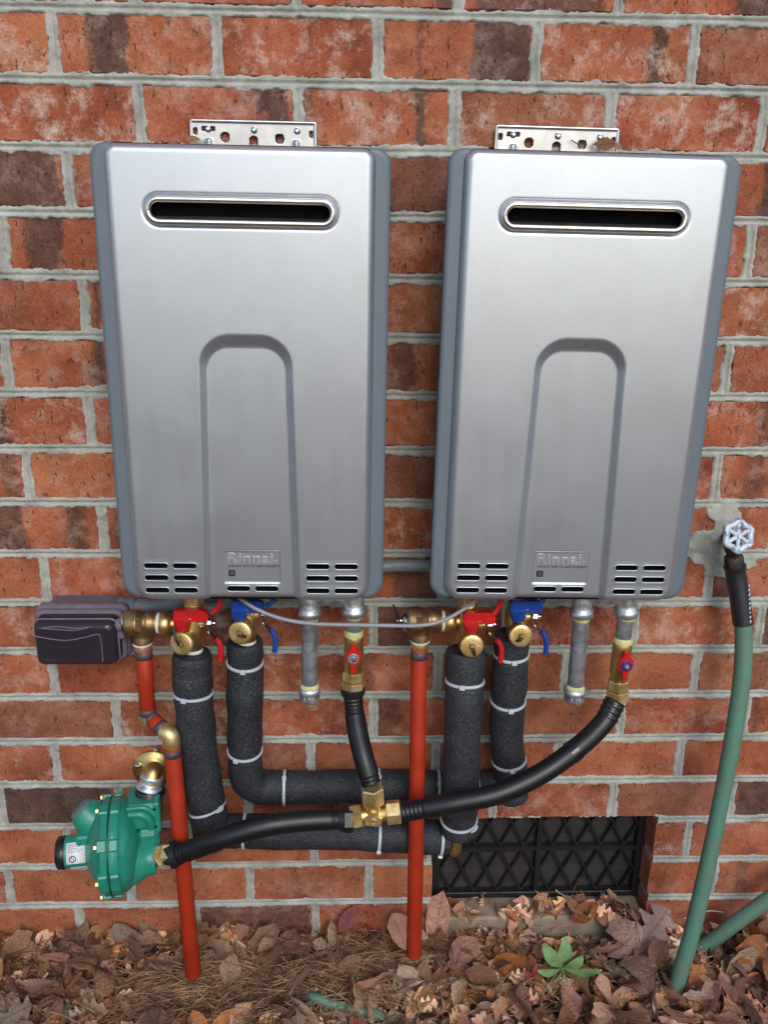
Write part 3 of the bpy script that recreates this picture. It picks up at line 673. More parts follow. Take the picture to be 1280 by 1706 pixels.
def foam_pipe(name, label, pts, r, group, ties=(), ends=True):
    root = empty(name, pts[-1] if len(pts) else (0, 0, 0), label, "insulated pipe", group)
    def rad(s, L):
        rr = r * (1 + .025 * math.sin(s * 31 + r * 900) + .015 * math.sin(s * 83))
        for (ti, depth) in tl: rr *= 1 - depth * math.exp(-((s - ti) / .007) ** 2)
        if ends:
            if s < .003: rr *= .93
            if L - s < .003: rr *= .93
        return rr
    c = spline(pts, .004); acc = [0.0]
    for i in range(1, len(c)): acc.append(acc[-1] + (c[i] - c[i - 1]).length)
    tl = [(f * acc[-1], .075) for f, side, tail, tilt in ties]
    mb = MB(); mb.tube(pts, rad, 36, True, .004); mb.v = [p + Vector((mnoise.noise(p * 38), mnoise.noise(p * 38 + Vector((9, 0, 0))), 0)) * .0016 for p in mb.v]; mb.build("foam_sleeve", MAT_FOAM, root)
    for f, side, tail, tilt in ties:
        s = f * acc[-1]; i = min(range(len(acc)), key=lambda i: abs(acc[i] - s)); i = max(1, min(i, len(c) - 2)); ax = (c[i + 1] - c[i - 1]).normalized()
        cable_tie(root, c[i], ax, r * 1.0 , side, tail, .0021, tilt)
    return root
F, U, Dn, Rr, Ll = Vector((0, -1, 0)), Vector((0, 0, 1)), Vector((0, 0, -1)), Vector((1, 0, 0)), Vector((-1, 0, 0))
grp = "black foam insulated water pipes"
# lower horizontal hot line, upper horizontal cold line, then the risers
foam_pipe("insulated_pipe", "long lower horizontal foam pipe, ending at the vent grille", [P(372, 1384, -.085), P(520, 1386, -.085), P(640, 1390, -.085), P(748, 1396, -.085)], .0268, grp,
          [(.09, F + U, .012, 0), (.69, F + Dn * .7, .004, 0), (.96, F * .6 + Dn, .012, 0)])
foam_pipe("insulated_pipe", "black foam cold pipe rising to the left blue valve, bent into the upper horizontal run",
          [P(408, 1066, -.078), P(408, 1100, -.076), P(408, 1180, -.07), P(408, 1255, -.062), P(411, 1290, -.055), P(428, 1309, -.05), P(465, 1312, -.046), P(600, 1310, -.044), P(720, 1311, -.044), P(800, 1312, -.046), P(840, 1305, -.050)],
          .0270, grp, [(.055, F, 0, 0), (.292, F + Ll * .4, 0, 0), (.475, F + U * 2, .010, 0), (.70, F + U * 2, .010, 0), (.845, F + U, .01, 0), (.935, F + Dn, 0, 0)])
foam_pipe("insulated_pipe", "black foam hot pipe under the left red valve, beside the orange-red discharge pipe",
          [P(320, 1116, -.092), P(322, 1160, -.091), P(331, 1250, -.089), P(341, 1320, -.088), P(349, 1368, -.088), P(352, 1404, -.088)], .0286, grp,
          [(.125, F + Ll * .3, 0, .12), (.78, F + Rr * 1.4, .006, .25)])
mb = MB(); mb.tube([P(320, 1088, -.092), P(320, 1124, -.092)], lambda s, L: .0290 * (1 - .08 * math.exp(-(s / .004) ** 2)), 32, True, .003); o = mb.build("foam_collar", MAT_FOAM); tag(o, "short foam collar capping the left hot pipe, just below the red valve", "pipe insulation")
foam_pipe("insulated_pipe", "black foam hot pipe under the right red valve, crossing in front of the upper run",
          [P(776, 1082, -.095), P(775, 1130, -.100), P(772, 1200, -.108), P(768, 1300, -.108), P(764, 1384, -.098)], .0286, grp,
          [(.155, F + Ll * .25, 0, 0), (.93, F + Rr * 1.2, .008, 0)])
foam_pipe("insulated_pipe", "black foam cold pipe under the right blue valve, tied three times, behind the black hose",
          [P(853, 1056, -.078), P(851, 1110, -.074), P(846, 1180, -.066), P(845, 1230, -.06), P(850, 1280, -.056), P(853, 1328, -.056)], .0270, grp,
          [(.11, F, 0, 0), (.385, F, 0, 0), (.77, F, 0, 0)])
# copper stub under the right hot pipe
mb = MB(); mb.cyl(P(760, 1395, -.09), P(758, 1416, -.09), M(11, P(760, 1400, -.09)) , 14); mb.lathe(P(758, 1408, -.09), P(757, 1424, -.09), [(0, .009), (.4, .0095), (1, .006)], 12)
tag(mb.build("drain_plug", MAT_BRASS), "small brass plug poking out under the right hot foam pipe", "pipe fitting")
# ------------------------------------------------------------------ isolation valves
def valve(label, ax, Yv, cap, hot, lv, topy, group, botpx):
    """ax: photo (x, y) of the middle of the body; cap (x, y) of the drain cap; lv lever anchor"""
    hm = MAT_REDV if hot else MAT_BLUEV
    c = P(ax[0], ax[1], Yv); root = empty("isolation_valve", c, label, "valve", group); s = M(1, c)
    # body
    mb = MB(); top = P(ax[0], topy, Yv); bot = P(botpx[0], botpx[1], Yv); L = (top - bot).length
    mb.lathe(bot, top, [(0, 13 * s), (.06, 15 * s), (.22, 15 * s), (.26, 17.5 * s), (.42, 19 * s), (.56, 18 * s), (.7, 14 * s), (.72, 15.5 * s), (.8, 15.5 * s), (.82, 14 * s), (1, 14 * s)], 22)
    mb.build("valve_body", MAT_BRASS, root)
    nt_ = MB(); nt_.hexn(bot.lerp(top, .8), bot.lerp(top, 1.0), 17 * s); nt_.build("union_nut", MAT_BRASSN, root)
    dp = MB(); dp.lathe(bot - U * .003, bot + U * .004, [(0, 14 * s), (.5, 16.5 * s), (1, 15 * s)], 18); dp.build("thread_paste", MAT_WDOPE, root)
    # handle in front
    hx, hy = lv["h"]; hp = P(hx, hy, Yv - .024); hs = M(1, hp); w2 = lv["w"] / 2
    stem = MB(); stem.cyl(P(hx, hy + 8, Yv - .010), P(hx, hy + 2, Yv - .026), 7 * hs, 12); stem.build("stem", MAT_BRASSN, root)
    hb = MB()
    o = [(-w2, 4), (-w2 + 3, 8), (w2 - 12, 8.5), (w2 - 3, 5), (w2, -2), (w2 - 1, -11), (w2 - 6, -12), (-w2 + 26, -12), (-w2 + 24, -20), (-w2 + 20, -22), (-w2 + 5, -22), (-w2 + 1, -18), (-w2, -8)]
    hb.extrude([(a * hs, b * hs) for a, b in o], hp + F * .004, Rr, U, -F, .011)
    o2 = [(a * .93, b * .9 - .3) for a, b in o]; hb.extrude([(a * hs, b * hs) for a, b in o2], hp + F * .0055, Rr, U, -F, .002)
    hb.lathe(hp + Vector(((-w2 + 13) * hs, -.006, -9 * hs)), hp + Vector(((-w2 + 13) * hs, -.004, -24 * hs)), [(0, 13 * hs), (.7, 12.5 * hs), (1, 10.5 * hs)], 20)
    if lv.get("arm"): hb.tube([P(x, y, Yv - .026) for x, y in lv["arm"]], 4.6 * hs, 10)
    hb.build("handle", hm, root)
    # hose drain branch and knurled cap
    cc = P(cap[0], cap[1], Yv - .040); cs = M(1, cc); cdir = (F + U * .12 + Ll * lv.get("tw", 0)).normalized()
    br = MB(); br.tube([c + U * .002, (c + cc) / 2 + F * .004, cc - cdir * .010], 11 * s, 16); br.lathe(cc - cdir * .016, cc - cdir * .009, [(0, 12 * cs), (.3, 15 * cs), (1, 15 * cs)], 20); br.build("drain_branch", MAT_BRASS, root)
    cb = MB(); R = []; n = 48
    u = U - cdir * U.dot(cdir); u.normalize(); v = cdir.cross(u)
    for t, r0, k in ((-.009, 18.2, 0), (-.0082, 19.4, 1), (-.0008, 19.4, 1), (0, 18.0, 0), (.0006, 15.0, 0), (.0004, 6, 0), (.0004, .2, 0)):
        R.append([cc + cdir * t + (u * math.cos(2 * math.pi * j / n) + v * math.sin(2 * math.pi * j / n)) * (r0 + (.7 if (j % 2) and k else 0)) * cs for j in range(n)])
    cb.rings(R, True, True); o = cb.build("drain_cap", MAT_BRASSN, root)
    em = MB()
    for q in range(5):
        a = math.radians(100 + q * 28); em.box(cc + cdir * .0009 + (u * math.sin(a) + v * math.cos(a)) * 11.5 * cs, (1.0 * cs, .0004, 1.9 * cs), Matrix((v, cdir, u)).transposed() @ Matrix.Rotation(a - math.pi / 2, 3, 'Y'))
    em.build("cap_lettering", MAT_BRASS, o, origin=parent_world(o))
    bt = MB(); bt.lathe(cc, cc + cdir * .006, [(0, 4.6 * cs), (.7, 4.6 * cs), (1, 3 * cs)], 12); bt.build("cap_pin", MAT_BRASSN, o, origin=parent_world(o))
    sb = MB(); sp0 = cc + cdir * .003; e2 = P(lv["strap"][0], lv["strap"][1], Yv - .038); sb.tube([sp0 + cdir * .002, sp0.lerp(e2, .45) + cdir * .006, e2], 2.6 * cs, 8); sb.lathe(cc + cdir * .0012, cc + cdir * .003, [(0, 5.2 * cs), (1, 5.2 * cs)], 14)
    sb.build("cap_strap", MAT_STRAP, root)
    # side drain lever: brass boss, plated arm, vinyl grip
    lx, ly = lv["l"]; a0 = P(lx, ly, Yv - .016); ls = M(1, a0)
    bs = MB(); bs.cyl(P(ax[0] + 8, ly, Yv - .014), P(lx - 8, ly, Yv - .016), 5.5 * ls, 12); bs.hexn(P(ax[0] + 14, ly, Yv - .014), P(lx - 12, ly, Yv - .016), 7 * ls); bs.build("drain_stem", MAT_BRASSN, root)
    nb = MB(); nb.hexn(a0 - Rr * .004, a0 + Rr * .003, 6 * ls); nb.cyl(a0 + Rr * .003, a0 + Rr * .009, 4.2 * ls, 12, .001); nb.build("lock_nut", MAT_CHROME, root)
    def strip(pts, wx, name, m, th=.0012):
        b_ = MB(); c_ = spline([P(x, y, Yv - .016 + dy) for x, y, dy in pts], .003); R_ = []
        for i, p in enumerate(c_):
            t_ = (c_[min(i + 1, len(c_) - 1)] - c_[max(i - 1, 0)]).normalized(); nn = t_.cross(F).normalized(); bb = F
            R_.append([p + nn * th + bb * wx, p - nn * th + bb * wx, p - nn * th - bb * wx, p + nn * th - bb * wx])
        b_.rings(R_, True, True, False); return b_.build(name, m, root)
    strip([(lx - 3, ly - 14, 0), (lx - 3, ly + 8, 0), (lx + 2, ly + 18, -.002), (lx + 14, ly + 28, -.004)], .0045, "lever_plate", MAT_CHROME, .0008)
    gr = MB(); gr.tube([P(lx + 10, ly + 26, Yv - .02), P(lx + 17, ly + 34, Yv - .02), P(lx + 19, ly + 48, Yv - .02), P(lx + 17, ly + 63, Yv - .02)], 4.6 * ls, 10, True, .003)
    if lv.get("up"): g2 = MB(); g2.tube([P(x, y, Yv - .018) for x, y in lv["up"]], 4.2 * ls, 10, True, .003); g2.build("lever_grip", hm, root)
    gr.build("lever_grip", hm, root)
    return root
gv = "brass isolation valves under the heaters"
valve("left red-handled brass valve, next to the bronze relief valve and smoked box", (322, 1052), -.085, (301, 1073), True,
      dict(h=(318, 1023), w=57, l=(349, 1038), strap=(290, 1045), up=[(352, 1022), (362, 1014), (367, 1004), (367, 996)], tw=.25), 985, gv, (322, 1084))
valve("left blue-handled brass valve, by the start of the thin grey cable", (411, 1030), -.082, (399, 1055), False,
      dict(h=(413, 1008), w=54, l=(440, 1023), strap=(414, 1060), up=[(444, 1010), (452, 1004), (459, 999)], tw=.2), 985, gv, (411, 1070))
valve("right red-handled brass valve, where the grey cable ends", (781, 1052), -.090, (787, 1077), True,
      dict(h=(799, 1027), w=54, l=(817, 1040), strap=(791, 1092), arm=[(822, 1024), (830, 1014), (834, 1004), (835, 992)], tw=-.05), 985, gv, (778, 1086))
valve("right blue-handled brass valve, between the red valve and a capped grey pipe", (862, 1030), -.080, (869, 1060), False,
      dict(h=(877, 1008), w=54, l=(892, 1027), strap=(858, 1068), arm=[(898, 1008), (905, 1000), (907, 992)], tw=-.1), 985, gv, (858, 1064))
# ------------------------------------------------------------------ relief valves
def relief(label, body, outl, Yv, lever, group, dull):
    x0, x1, yc = body; A = P(x0, yc, Yv); B = P(x1, yc, Yv); s = M(1, A); root = empty("relief_valve", P(outl[0], outl[1], Yv), label, "relief valve", group)
    mb = MB(); mb.lathe(A, B, [(0, 15 * s), (.03, 20 * s), (.12, 22 * s), (.36, 22 * s), (.40, 23 * s), (.44, 21 * s), (.62, 19 * s), (.64, 17 * s), (.70, 20 * s), (.74, 20 * s), (.93, 20 * s), (.96, 18 * s), (1, 18 * s)], 28)
    T = P(outl[0], yc + 4, Yv); Bt = P(outl[0], outl[1], Yv); mb.lathe(T, Bt, [(0, 19 * s), (.35, 18 * s), (.55, 15.5 * s), (.6, 16 * s), (1, 16 * s)], 24); mb.build("valve_body", MAT_BRONZE, root)
    # cast rib on the front
    MB().box(P(outl[0] - 2, yc - 6, Yv) + F * 21.5 * s, (5 * s, 1.4 * s, 12 * s), None, .0006).build("cast_tag", MAT_BRONZE, root)
    e = MB(); e.lathe(A - Rr * .005, A + Rr * .001, [(0, 10 * s), (.2, 16 * s), (1, 18 * s)], 22); e.build("end_cap", MAT_CHROME, root)
    d = MB(); d.lathe(B - Rr * .0015, B + Rr * .0045, [(0, 17 * s), (.5, 18.5 * s), (1, 16 * s)], 22); d.lathe(Bt + U * .001, Bt - U * .004, [(0, 15.5 * s), (.5, 17 * s), (1, 14 * s)], 22); d.build("thread_paste", MAT_WDOPE, root)
    n = MB(); n.lathe(B + Rr * .003, P(x1 + 24, yc + 1, Yv), [(0, 15 * s), (.1, 19 * s), (.5, 19.5 * s), (.9, 18 * s), (1, 14 * s)], 22); n.cyl(B, P(x1 + 42, yc + 1, Yv), 12 * s, 18); n.build("brass_nipple", MAT_BRASS, root)
    f = MB(); f.lathe(Bt - U * .003, Bt - U * .013, [(0, 14 * s), (.5, 15 * s), (1, 12.5 * s)], 20); f.build("outlet_adapter", MAT_BRASSN, root)
    l = MB(); l.cyl(A - Rr * .012, A, 3 * s, 10); l.build("lever_pin", MAT_CHROME, root)
    l = MB(); c_ = spline([P(x, y, Yv) for x, y in lever], .003); l.rings([[p + Rr * .0012 + F * .006, p - Rr * .0012 + F * .006, p - Rr * .0012 - F * .006, p + Rr * .0012 - F * .006] for p in c_], True, True, False); l.build("test_lever", MAT_BLACKP if dull else MAT_CHROME, root)
    return root
gr_ = "bronze pressure relief valves"
relief("bronze relief valve beside the smoked plastic box, left of the first red handle", (207, 262, 1038), (237, 1070), -.085, [(203, 1030), (202, 1044), (204, 1054)], gr_, False)
relief("bronze relief valve with a black test lever, between the two heaters", (676, 736, 1034), (700, 1066), -.090, [(656, 1010), (662, 1024), (668, 1040)], gr_, True)
# ------------------------------------------------------------------ discharge pipes
gd = "orange-red discharge pipes"
r1 = empty("discharge_pipe", P(322, 1628, -.135), "kinked orange-red discharge pipe with brass elbows, passing the green regulator", "pipe", gd)
pa, pb, pc_, pd = P(239, 1080, -.085), P(246, 1190, -.088), P(283, 1224, -.115), P(322, 1624, -.135)
def pipe_part(root, A, B, r, name="pipe_length", m=MAT_REDPIPE): mb = MB(); mb.lathe(A, B, [(0, r * .93), (.004, r), (.996, r), (1, r * .93), (1, r * .7), (.99, r * .7)], 24, True); return mb.build(name, m, root)
def bandr(root, A, B, t0, t1, r, m=MAT_BAND, name="grey_band"): mb = MB(); mb.lathe(A.lerp(B, t0), A.lerp(B, t1), [(0, r), (0.01, r * 1.05), (.99, r * 1.05), (1, r)], 24); return mb.build(name, m, root)
rp = .0118
pipe_part(r1, pa, pb, rp); bandr(r1, pa, pb, .03, .14, rp); bandr(r1, pa, pb, .90, 1.0, rp)
mb = MB(); mb.tube([pb, pb + (pb - pa).normalized() * .008, P(253, 1198, -.092)], rp * 1.12, 18, True, .002); mb.build("brass_elbow", MAT_BRASSN, r1)
q0, q1 = P(251, 1196, -.091), P(274, 1218, -.109); pipe_part(r1, q0, q1, rp); bandr(r1, q0, q1, 0, .22, rp); bandr(r1, q0, q1, .62, .9, rp)
mb = MB(); mb.tube([q1, P(281, 1222, -.114), P(285, 1230, -.1155), P(286, 1242, -.1155)], rp * 1.12, 18, True, .002); mb.build("brass_elbow", MAT_BRASSN, r1)
p3 = P(286, 1240, -.1155); pipe_part(r1, p3, pd, .0135 * .92); bandr(r1, p3, pd, .018, .045, .0135 * .92)
r2 = empty("discharge_pipe", P(690, 1592, -.145), "straight orange-red discharge pipe hanging in the middle, behind the black hose", "pipe", gd)
pa, pb = P(699, 1080, -.090), P(690, 1592, -.138); pipe_part(r2, pa, pb, .0122); bandr(r2, pa, pb, .006, .03, .0122)
# ------------------------------------------------------------------ galvanised gas drops with drip legs
def gas_drop(label, L, R, Yv, grp_):
    """L: [(x,y) top, collar, cap top, cap bottom]; R: [(x,y) elbow top, collar bottom, nipple end]"""
    s = M(1, P(*L[1], Yv)); root = empty("gas_pipe", P(*L[3], Yv), label, "pipe", grp_)
    t, c, k, b = [P(*p, Yv) for p in L]
    mb = MB(); mb.lathe(t, c, [(0, 16 * s), (.6, 17 * s), (.70, 18 * s), (.74, 20 * s), (.96, 20 * s), (.97, 15.5 * s), (1, 15 * s)], 24); mb.build("tee_fitting", MAT_CASTGALV, root)
    mb = MB(); mb.tube([P((L[0][0] + 4), 994, Yv), P(R[0][0] - 4, 994, Yv)], 13.5 * s, 18, True); mb.build("cross_nipple", MAT_CASTGALV, root)
    mb = MB(); mb.cyl(c, k, 13.8 * s, 24); mb.build("nipple", MAT_GALV, root)
    mb = MB(); mb.lathe(c - U * -.002, c - U * .006, [(0, 15.5 * s), (.5, 16 * s), (1, 14 * s)], 20); mb.lathe(k + U * .005, k - U * .002, [(0, 14 * s), (.5, 16 * s), (1, 16.5 * s)], 20); mb.build("pipe_dope", MAT_DOPE, root)
    mb = MB(); mb.lathe(k, b, [(0, 15 * s), (.05, 18.5 * s), (.3, 19.5 * s), (.38, 17.8 * s), (.75, 17.5 * s), (.93, 14 * s), (1, 9 * s)], 24); mb.build("pipe_cap", MAT_CASTGALV, root)
    a, bb, e = [P(*p, Yv) for p in R]
    mb = MB(); mb.lathe(a, bb, [(0, 16 * s), (.5, 17 * s), (.68, 18 * s), (.73, 20.5 * s), (.96, 20.5 * s), (.97, 15.5 * s), (1, 15 * s)], 24); mb.build("elbow_fitting", MAT_CASTGALV, root)
    mb = MB(); mb.cyl(bb, e, 13.8 * s, 24); mb.build("nipple", MAT_GALV, root)
    mb = MB(); mb.lathe(bb + U * .002, bb - U * .005, [(0, 15.5 * s), (.5, 16 * s), (1, 14 * s)], 20); mb.build("pipe_dope", MAT_DOPE, root)
    # embossed casting marks
    mb = MB()
    for q in range(3):
        for (ctr, rr_) in ((t.lerp(c, .38), 16), (k.lerp(b, .55), 17.6)):
            a_ = math.radians(-24 + 22 * q); mb.box(ctr + (F * math.cos(a_) + Rr * math.sin(a_)) * rr_ * s, (2.0 * s, .7 * s, 2.6 * s), Matrix.Rotation(.5 * q, 3, 'Y'))
    mb.build("casting_mark", MAT_CASTGALV, root)
    return root
gg = "galvanised gas drops with capped drip legs"
gas_drop("galvanised gas pipe with capped drip leg under the left heater", [(515, 985), (516, 1027), (516, 1143), (516, 1170)], [(590, 985), (590, 1024), (590, 1048)], -.095, gg)
gas_drop("galvanised gas pipe with capped drip leg under the right heater", [(972, 985), (969, 1027), (959, 1145), (956, 1171)], [(1045, 985), (1044, 1026), (1039, 1062)], -.095, gg)
def gas_valve(label, top, mid, nut0, nut1, Yv, blue, hub, grp_):
    A, B = P(*top, Yv), P(*nut0, Yv); C = P(*nut1, Yv); s = M(1, A); ax = (B - A).normalized(); root = empty("gas_valve", C, label, "valve", grp_)
    mb = MB(); mb.lathe(A, B, [(0, 14 * s), (.04, 16 * s), (.28, 16.5 * s), (.32, 15.5 * s), (.4, 16.5 * s), (.8, 16.5 * s), (.84, 15 * s), (1, 15 * s)], 24); mb.build("valve_body", MAT_BRASS, root)
    mb = MB(); mb.lathe(A - ax * .003, A + ax * .006, [(0, 14 * s), (.4, 16.6 * s), (1, 16.2 * s)], 20); mb.build("pipe_dope", MAT_DOPE, root)
    mb = MB(); mb.hexn(B - ax * .004, B.lerp(C, .42), 18.5 * s, .2); mb.build("adapter_nut", MAT_BRASSN, root)
    mb = MB(); mb.hexn(B.lerp(C, .45), C, 20.5 * s, .2); mb.build("hose_nut", MAT_BRASSN, root)
    m_ = P(*hub, Yv - .022)
    mb = MB(); mb.cyl(P(*mid, Yv) , m_, 8 * s, 16); mb.build("stem", MAT_BRASSN, root)
    side = ax.cross(F).normalized(); out = [(-3.5, 24), (3.5, 24), (5, 16), (11, 10), (13, 0), (11, -8), (5, -13), (3.5, -27), (0, -29), (-3.5, -27), (-5, -13), (-11, -8), (-13, 0), (-11, 10), (-5, 16)]
    mb = MB(); mb.extrude([(a * s, b * s) for a, b in out], m_, side, -ax, F, .005); mb.extrude([(a * s * .85, b * s * .92) for a, b in out], m_ + F * .005, side, -ax, F, .0012); mb.build("handle", MAT_REDV, root)
    mb = MB(); mb.lathe(m_ + F * .006, m_ + F * .0085, [(0, 9.5 * s), (.8, 9.5 * s), (1, 8.5 * s)], 24); mb.build("handle_disc", MAT_PURPLE if blue else MAT_GALV, root)
    mb = MB(); mb.lathe(m_ + F * .0085, m_ + F * .013, [(0, 4.2 * s), (.6, 4.0 * s), (1, 2 * s)], 12); mb.build("handle_nut", MAT_CHROME if not blue else MAT_BRASSN, root)
    return root
MAT_PURPLE = simple("violet_blue_disc", (.06, .035, .26), .35, .2)
gv2 = "brass gas shut-off valves with red handles"
gas_valve("brass gas valve under the left heater, red handle with a silver centre", (590, 1052), (590, 1092), (589, 1122), (588, 1148), -.095, False, (589, 1094), gv2)
gas_valve("brass gas valve under the right heater, red handle with a violet centre disc", (1039, 1064), (1036, 1104), (1031, 1136), (1029, 1164), -.095, True, (1042, 1106), gv2)
# ------------------------------------------------------------------ hoses, brass tee
def hose(label, pts, r, ribs0=.03, ribs1=.03, nut0=None, nut1=None):
    root = empty("gas_hose", pts[0], label, "gas hose", "black corrugated gas hoses")
    def rad(s, L):
        rr = r * (1 + .0028 * math.sin(2 * math.pi * s / .0042))
        if s < ribs0: rr = r * .93 * (1 + .035 * math.sin(2 * math.pi * s / .0062))
        if L - s < ribs1: rr = r * .93 * (1 + .035 * math.sin(2 * math.pi * (L - s) / .0062))
        return rr
    mb = MB(); mb.tube(pts, rad, 24, True, .00105); mb.build("hose_jacket", MAT_HOSE, root)
    c = spline(pts, .004)
    for nut, a, b in ((nut0, c[0], c[3]), (nut1, c[-1], c[-4])):
        if nut: d = (b - a).normalized(); m = MB(); m.hexn(a - d * .006, a + d * .008, r * 1.28); m.lathe(a + d * .008, a + d * .016, [(0, r * 1.2), (1, r * 1.02)], 20); m.build("end_nut", MAT_BLACKP, root)
    return root
YH = -.165
hose("black hose from the green regulator to the brass tee", [P(288, 1424, -.155), P(320, 1415, -.168), P(370, 1396, -.180), P(440, 1376, -.178), P(510, 1367, -.168), P(582, 1364, YH)], .0155, .03, .025, True, True)
hose("short black hose from the left gas valve down to the brass tee", [P(588, 1156, -.097), P(591, 1185, -.105), P(596, 1220, -.125), P(607, 1265, -.150), P(619, 1306, YH)], .0152, .032, .012, False, False)
m_ = MB(); m_.lathe(P(588, 1146, -.095), P(588, 1160, -.097), [(0, .0185), (.5, .0185), (1, .0155)], 20); tag(m_.build("rubber_boot", MAT_BLACKP), "black boot between the left gas valve nut and its hose", "hose boot")
hose("long black hose sweeping right from the brass tee to the right gas valve", [P(672, 1353, YH), P(710, 1346, -.168), P(760, 1337, -.172), P(830, 1322, -.170), P(900, 1290, -.155), P(960, 1248, -.135), P(1005, 1205, -.112), P(1026, 1168, -.098)], .0154, .034, .0, False, False)
# tape wrap on the sweep
mb = MB(); mb.tube([P(950, 1256, -.1385), P(962, 1247, -.1345)], .0163, 20, True, .003); tag(mb.build("electrical_tape", MAT_TAPE), "narrow band of black tape midway along the long black hose", "tape"); mb = MB(); a_ = [P(1012, 1196, -.1085), P(1026, 1168, -.098)]; mb.tube(a_, lambda s, L: .0162 + .0007 * math.sin(s * 700), 20, True, .002)
tag(mb.build("electrical_tape", MAT_TAPE), "shiny black tape wrapped round the hose by the right gas valve", "tape")
bt = empty("brass_tee", P(622, 1357, YH), "brass tee joining the three black hoses, in front of the foam pipes", "pipe fitting")
ct = P(622, 1357, YH); s = M(1, ct)
mb = MB(); L_, R_, T_ = P(596, 1360, YH), P(650, 1354, YH), P(621, 1335, YH)
mb.lathe(L_, R_, [(0, 15 * s), (.1, 15 * s), (.16, 13 * s), (.5, 17 * s), (.84, 13 * s), (.9, 15 * s), (1, 15 * s)], 24); mb.lathe(ct, T_, [(0, 16 * s), (.8, 13 * s), (1, 14 * s)], 22); mb.build("tee_body", MAT_BRASS, bt)
mb = MB(); c0 = ct + F * 13 * s; mb.extrude([(x * s, y * s) for x, y in ((-14, -9), (14, -12), (14, 3), (9, 6), (8, 15), (-8, 16), (-9, 8), (-14, 5))], c0, Rr, U, F, .0035); mb.build("cast_boss", MAT_BRASSN, bt)
o = ring_profile([(5 * s * math.cos(a * .393), 5 * s * math.sin(a * .393)) for a in range(16)], c0.x, c0.z - .001, c0.y - .0036, .7 * s, .7 * s, 6).build("stamped_mark", MAT_BRASS, bt)
MB().box((c0.x, c0.y - .0036, c0.z - .001), (1.2 * s, .0004, 2.6 * s)).build("stamped_mark", MAT_BRASS, bt)
for A, B in ((P(604, 1359, YH), P(584, 1362, YH)), (P(644, 1354.5, YH), P(668, 1352, YH)), (P(621.5, 1338, YH), P(620, 1311, YH))):
    m_ = MB(); m_.hexn(A, B, 20 * s, .15); m_.build("flare_nut", MAT_BRASSN, bt)
# ------------------------------------------------------------------ gas regulator
RC = P(189, 1408, -.135); S = M(1, RC); e1 = (Rr * .985 - F * .15).normalized(); e2 = (U - e1 * U.dot(e1)).normalized(); e3 = e2.cross(e1) * -1
if e3.y > 0: e3 = -e3
reg = empty("gas_regulator", RC, "sea-green gas regulator with white label and black end cap, left of the hose", "gas regulator")
def rp_(x, up=0.0, out=0.0): return RC + e1 * x * S + e2 * up * S + e3 * out * S
def lat(x0, x1, prof, up=0, out=0, seg=40): 
    mb = MB(); mb.lathe(rp_(x0, up, out), rp_(x1, up, out), prof, seg); return mb
mb = lat(1.2, 44, [(0, 80 * S), (.02, 79 * S), (.26, 79 * S), (.30, 80 * S), (.33, 76 * S), (.5, 74 * S), (.68, 67 * S), (.84, 54 * S), (.95, 38 * S), (1, 20 * S)]); mb.build("front_housing", MAT_GREENREG, reg)
mb = lat(-1.2, -40, [(0, 80 * S), (.02, 79 * S), (.24, 79 * S), (.28, 78 * S), (.32, 74 * S), (.5, 68 * S), (.75, 52 * S), (.95, 36 * S), (1, 30 * S)]); mb.build("rear_housing", MAT_GREENREG, reg)
lat(-1.3, 1.3, [(0, 78 * S), (1, 78 * S)]).build("gasket", MAT_BLACKP, reg)
for k in range(8):
    a = math.radians(k * 45 + 8); d = e2 * math.cos(a) + e3 * math.sin(a); tn = e1.cross(d); c = RC + d * 76 * S; lng = 17 if k == 2 else 10
    R_ = Matrix((e1, tn, d)).transposed(); mb = MB(); mb.box(c + e1 * 9 * S, (8.2 * S, lng * S, 6.5 * S), R_, .0025); mb.box(c - e1 * 9 * S, (8.2 * S, lng * S, 6.5 * S), R_, .002); mb.build("flange_lug", MAT_GREENREG, reg)
    mb = MB(); b0 = c - e1 * 16 * S + d * 2 * S; mb.hexn(b0, b0 - e1 * 5 * S, 5 * S); mb.build("bolt", MAT_BRASSN, reg)
# neck and cap
lat(-30, -78, [(0, 30 * S), (.15, 27 * S), (1, 26 * S)], -4).build("spring_neck", MAT_GREENREG, reg)
lat(-76, -91, [(0, 26 * S), (.1, 27 * S), (.8, 26 * S), (1, 21 * S)], -4).build("end_cap", MAT_BLACKP, reg)
# label on the neck
def wrap(x0, x1, a0, a1, r, n=12, up=-4):
    mb = MB(); R_ = []
    for i in range(n + 1):
        a = math.radians(a0 + (a1 - a0) * i / n); d = e2 * math.cos(a) + e3 * math.sin(a); c0_ = rp_(x0, up) + d * r * S; c1_ = rp_(x1, up) + d * r * S; R_.append([c0_, c1_, c1_ + d * .3 * S, c0_ + d * .3 * S])
    mb.rings(R_, True, True, True); return mb
lb = wrap(-72, -42, 22, 98, 26.6).build("label", MAT_WLABEL, reg); wrap(-68, -40, 118, 150, 26.8).build("label", MAT_WLABEL, reg)
for i in range(5): wrap(-69, -47 - (i % 3) * 3, 30 + i * 6, 31.6 + i * 6, 27.1, 2).build("print_line", MAT_INKG, lb, origin=parent_world(lb))
a = math.radians(78); d = e2 * math.cos(a) + e3 * math.sin(a); cc = rp_(-62, -4) + d * 27.4 * S; tn = e1.cross(d)
mb = MB(); mb.tube([cc + (e1 * math.cos(k * .524) + tn * math.sin(k * .524)) * 5 * S for k in range(13)], .7 * S, 5, False, .001); mb.build("certification_mark", MAT_INK, lb, origin=parent_world(lb))
mb = MB()
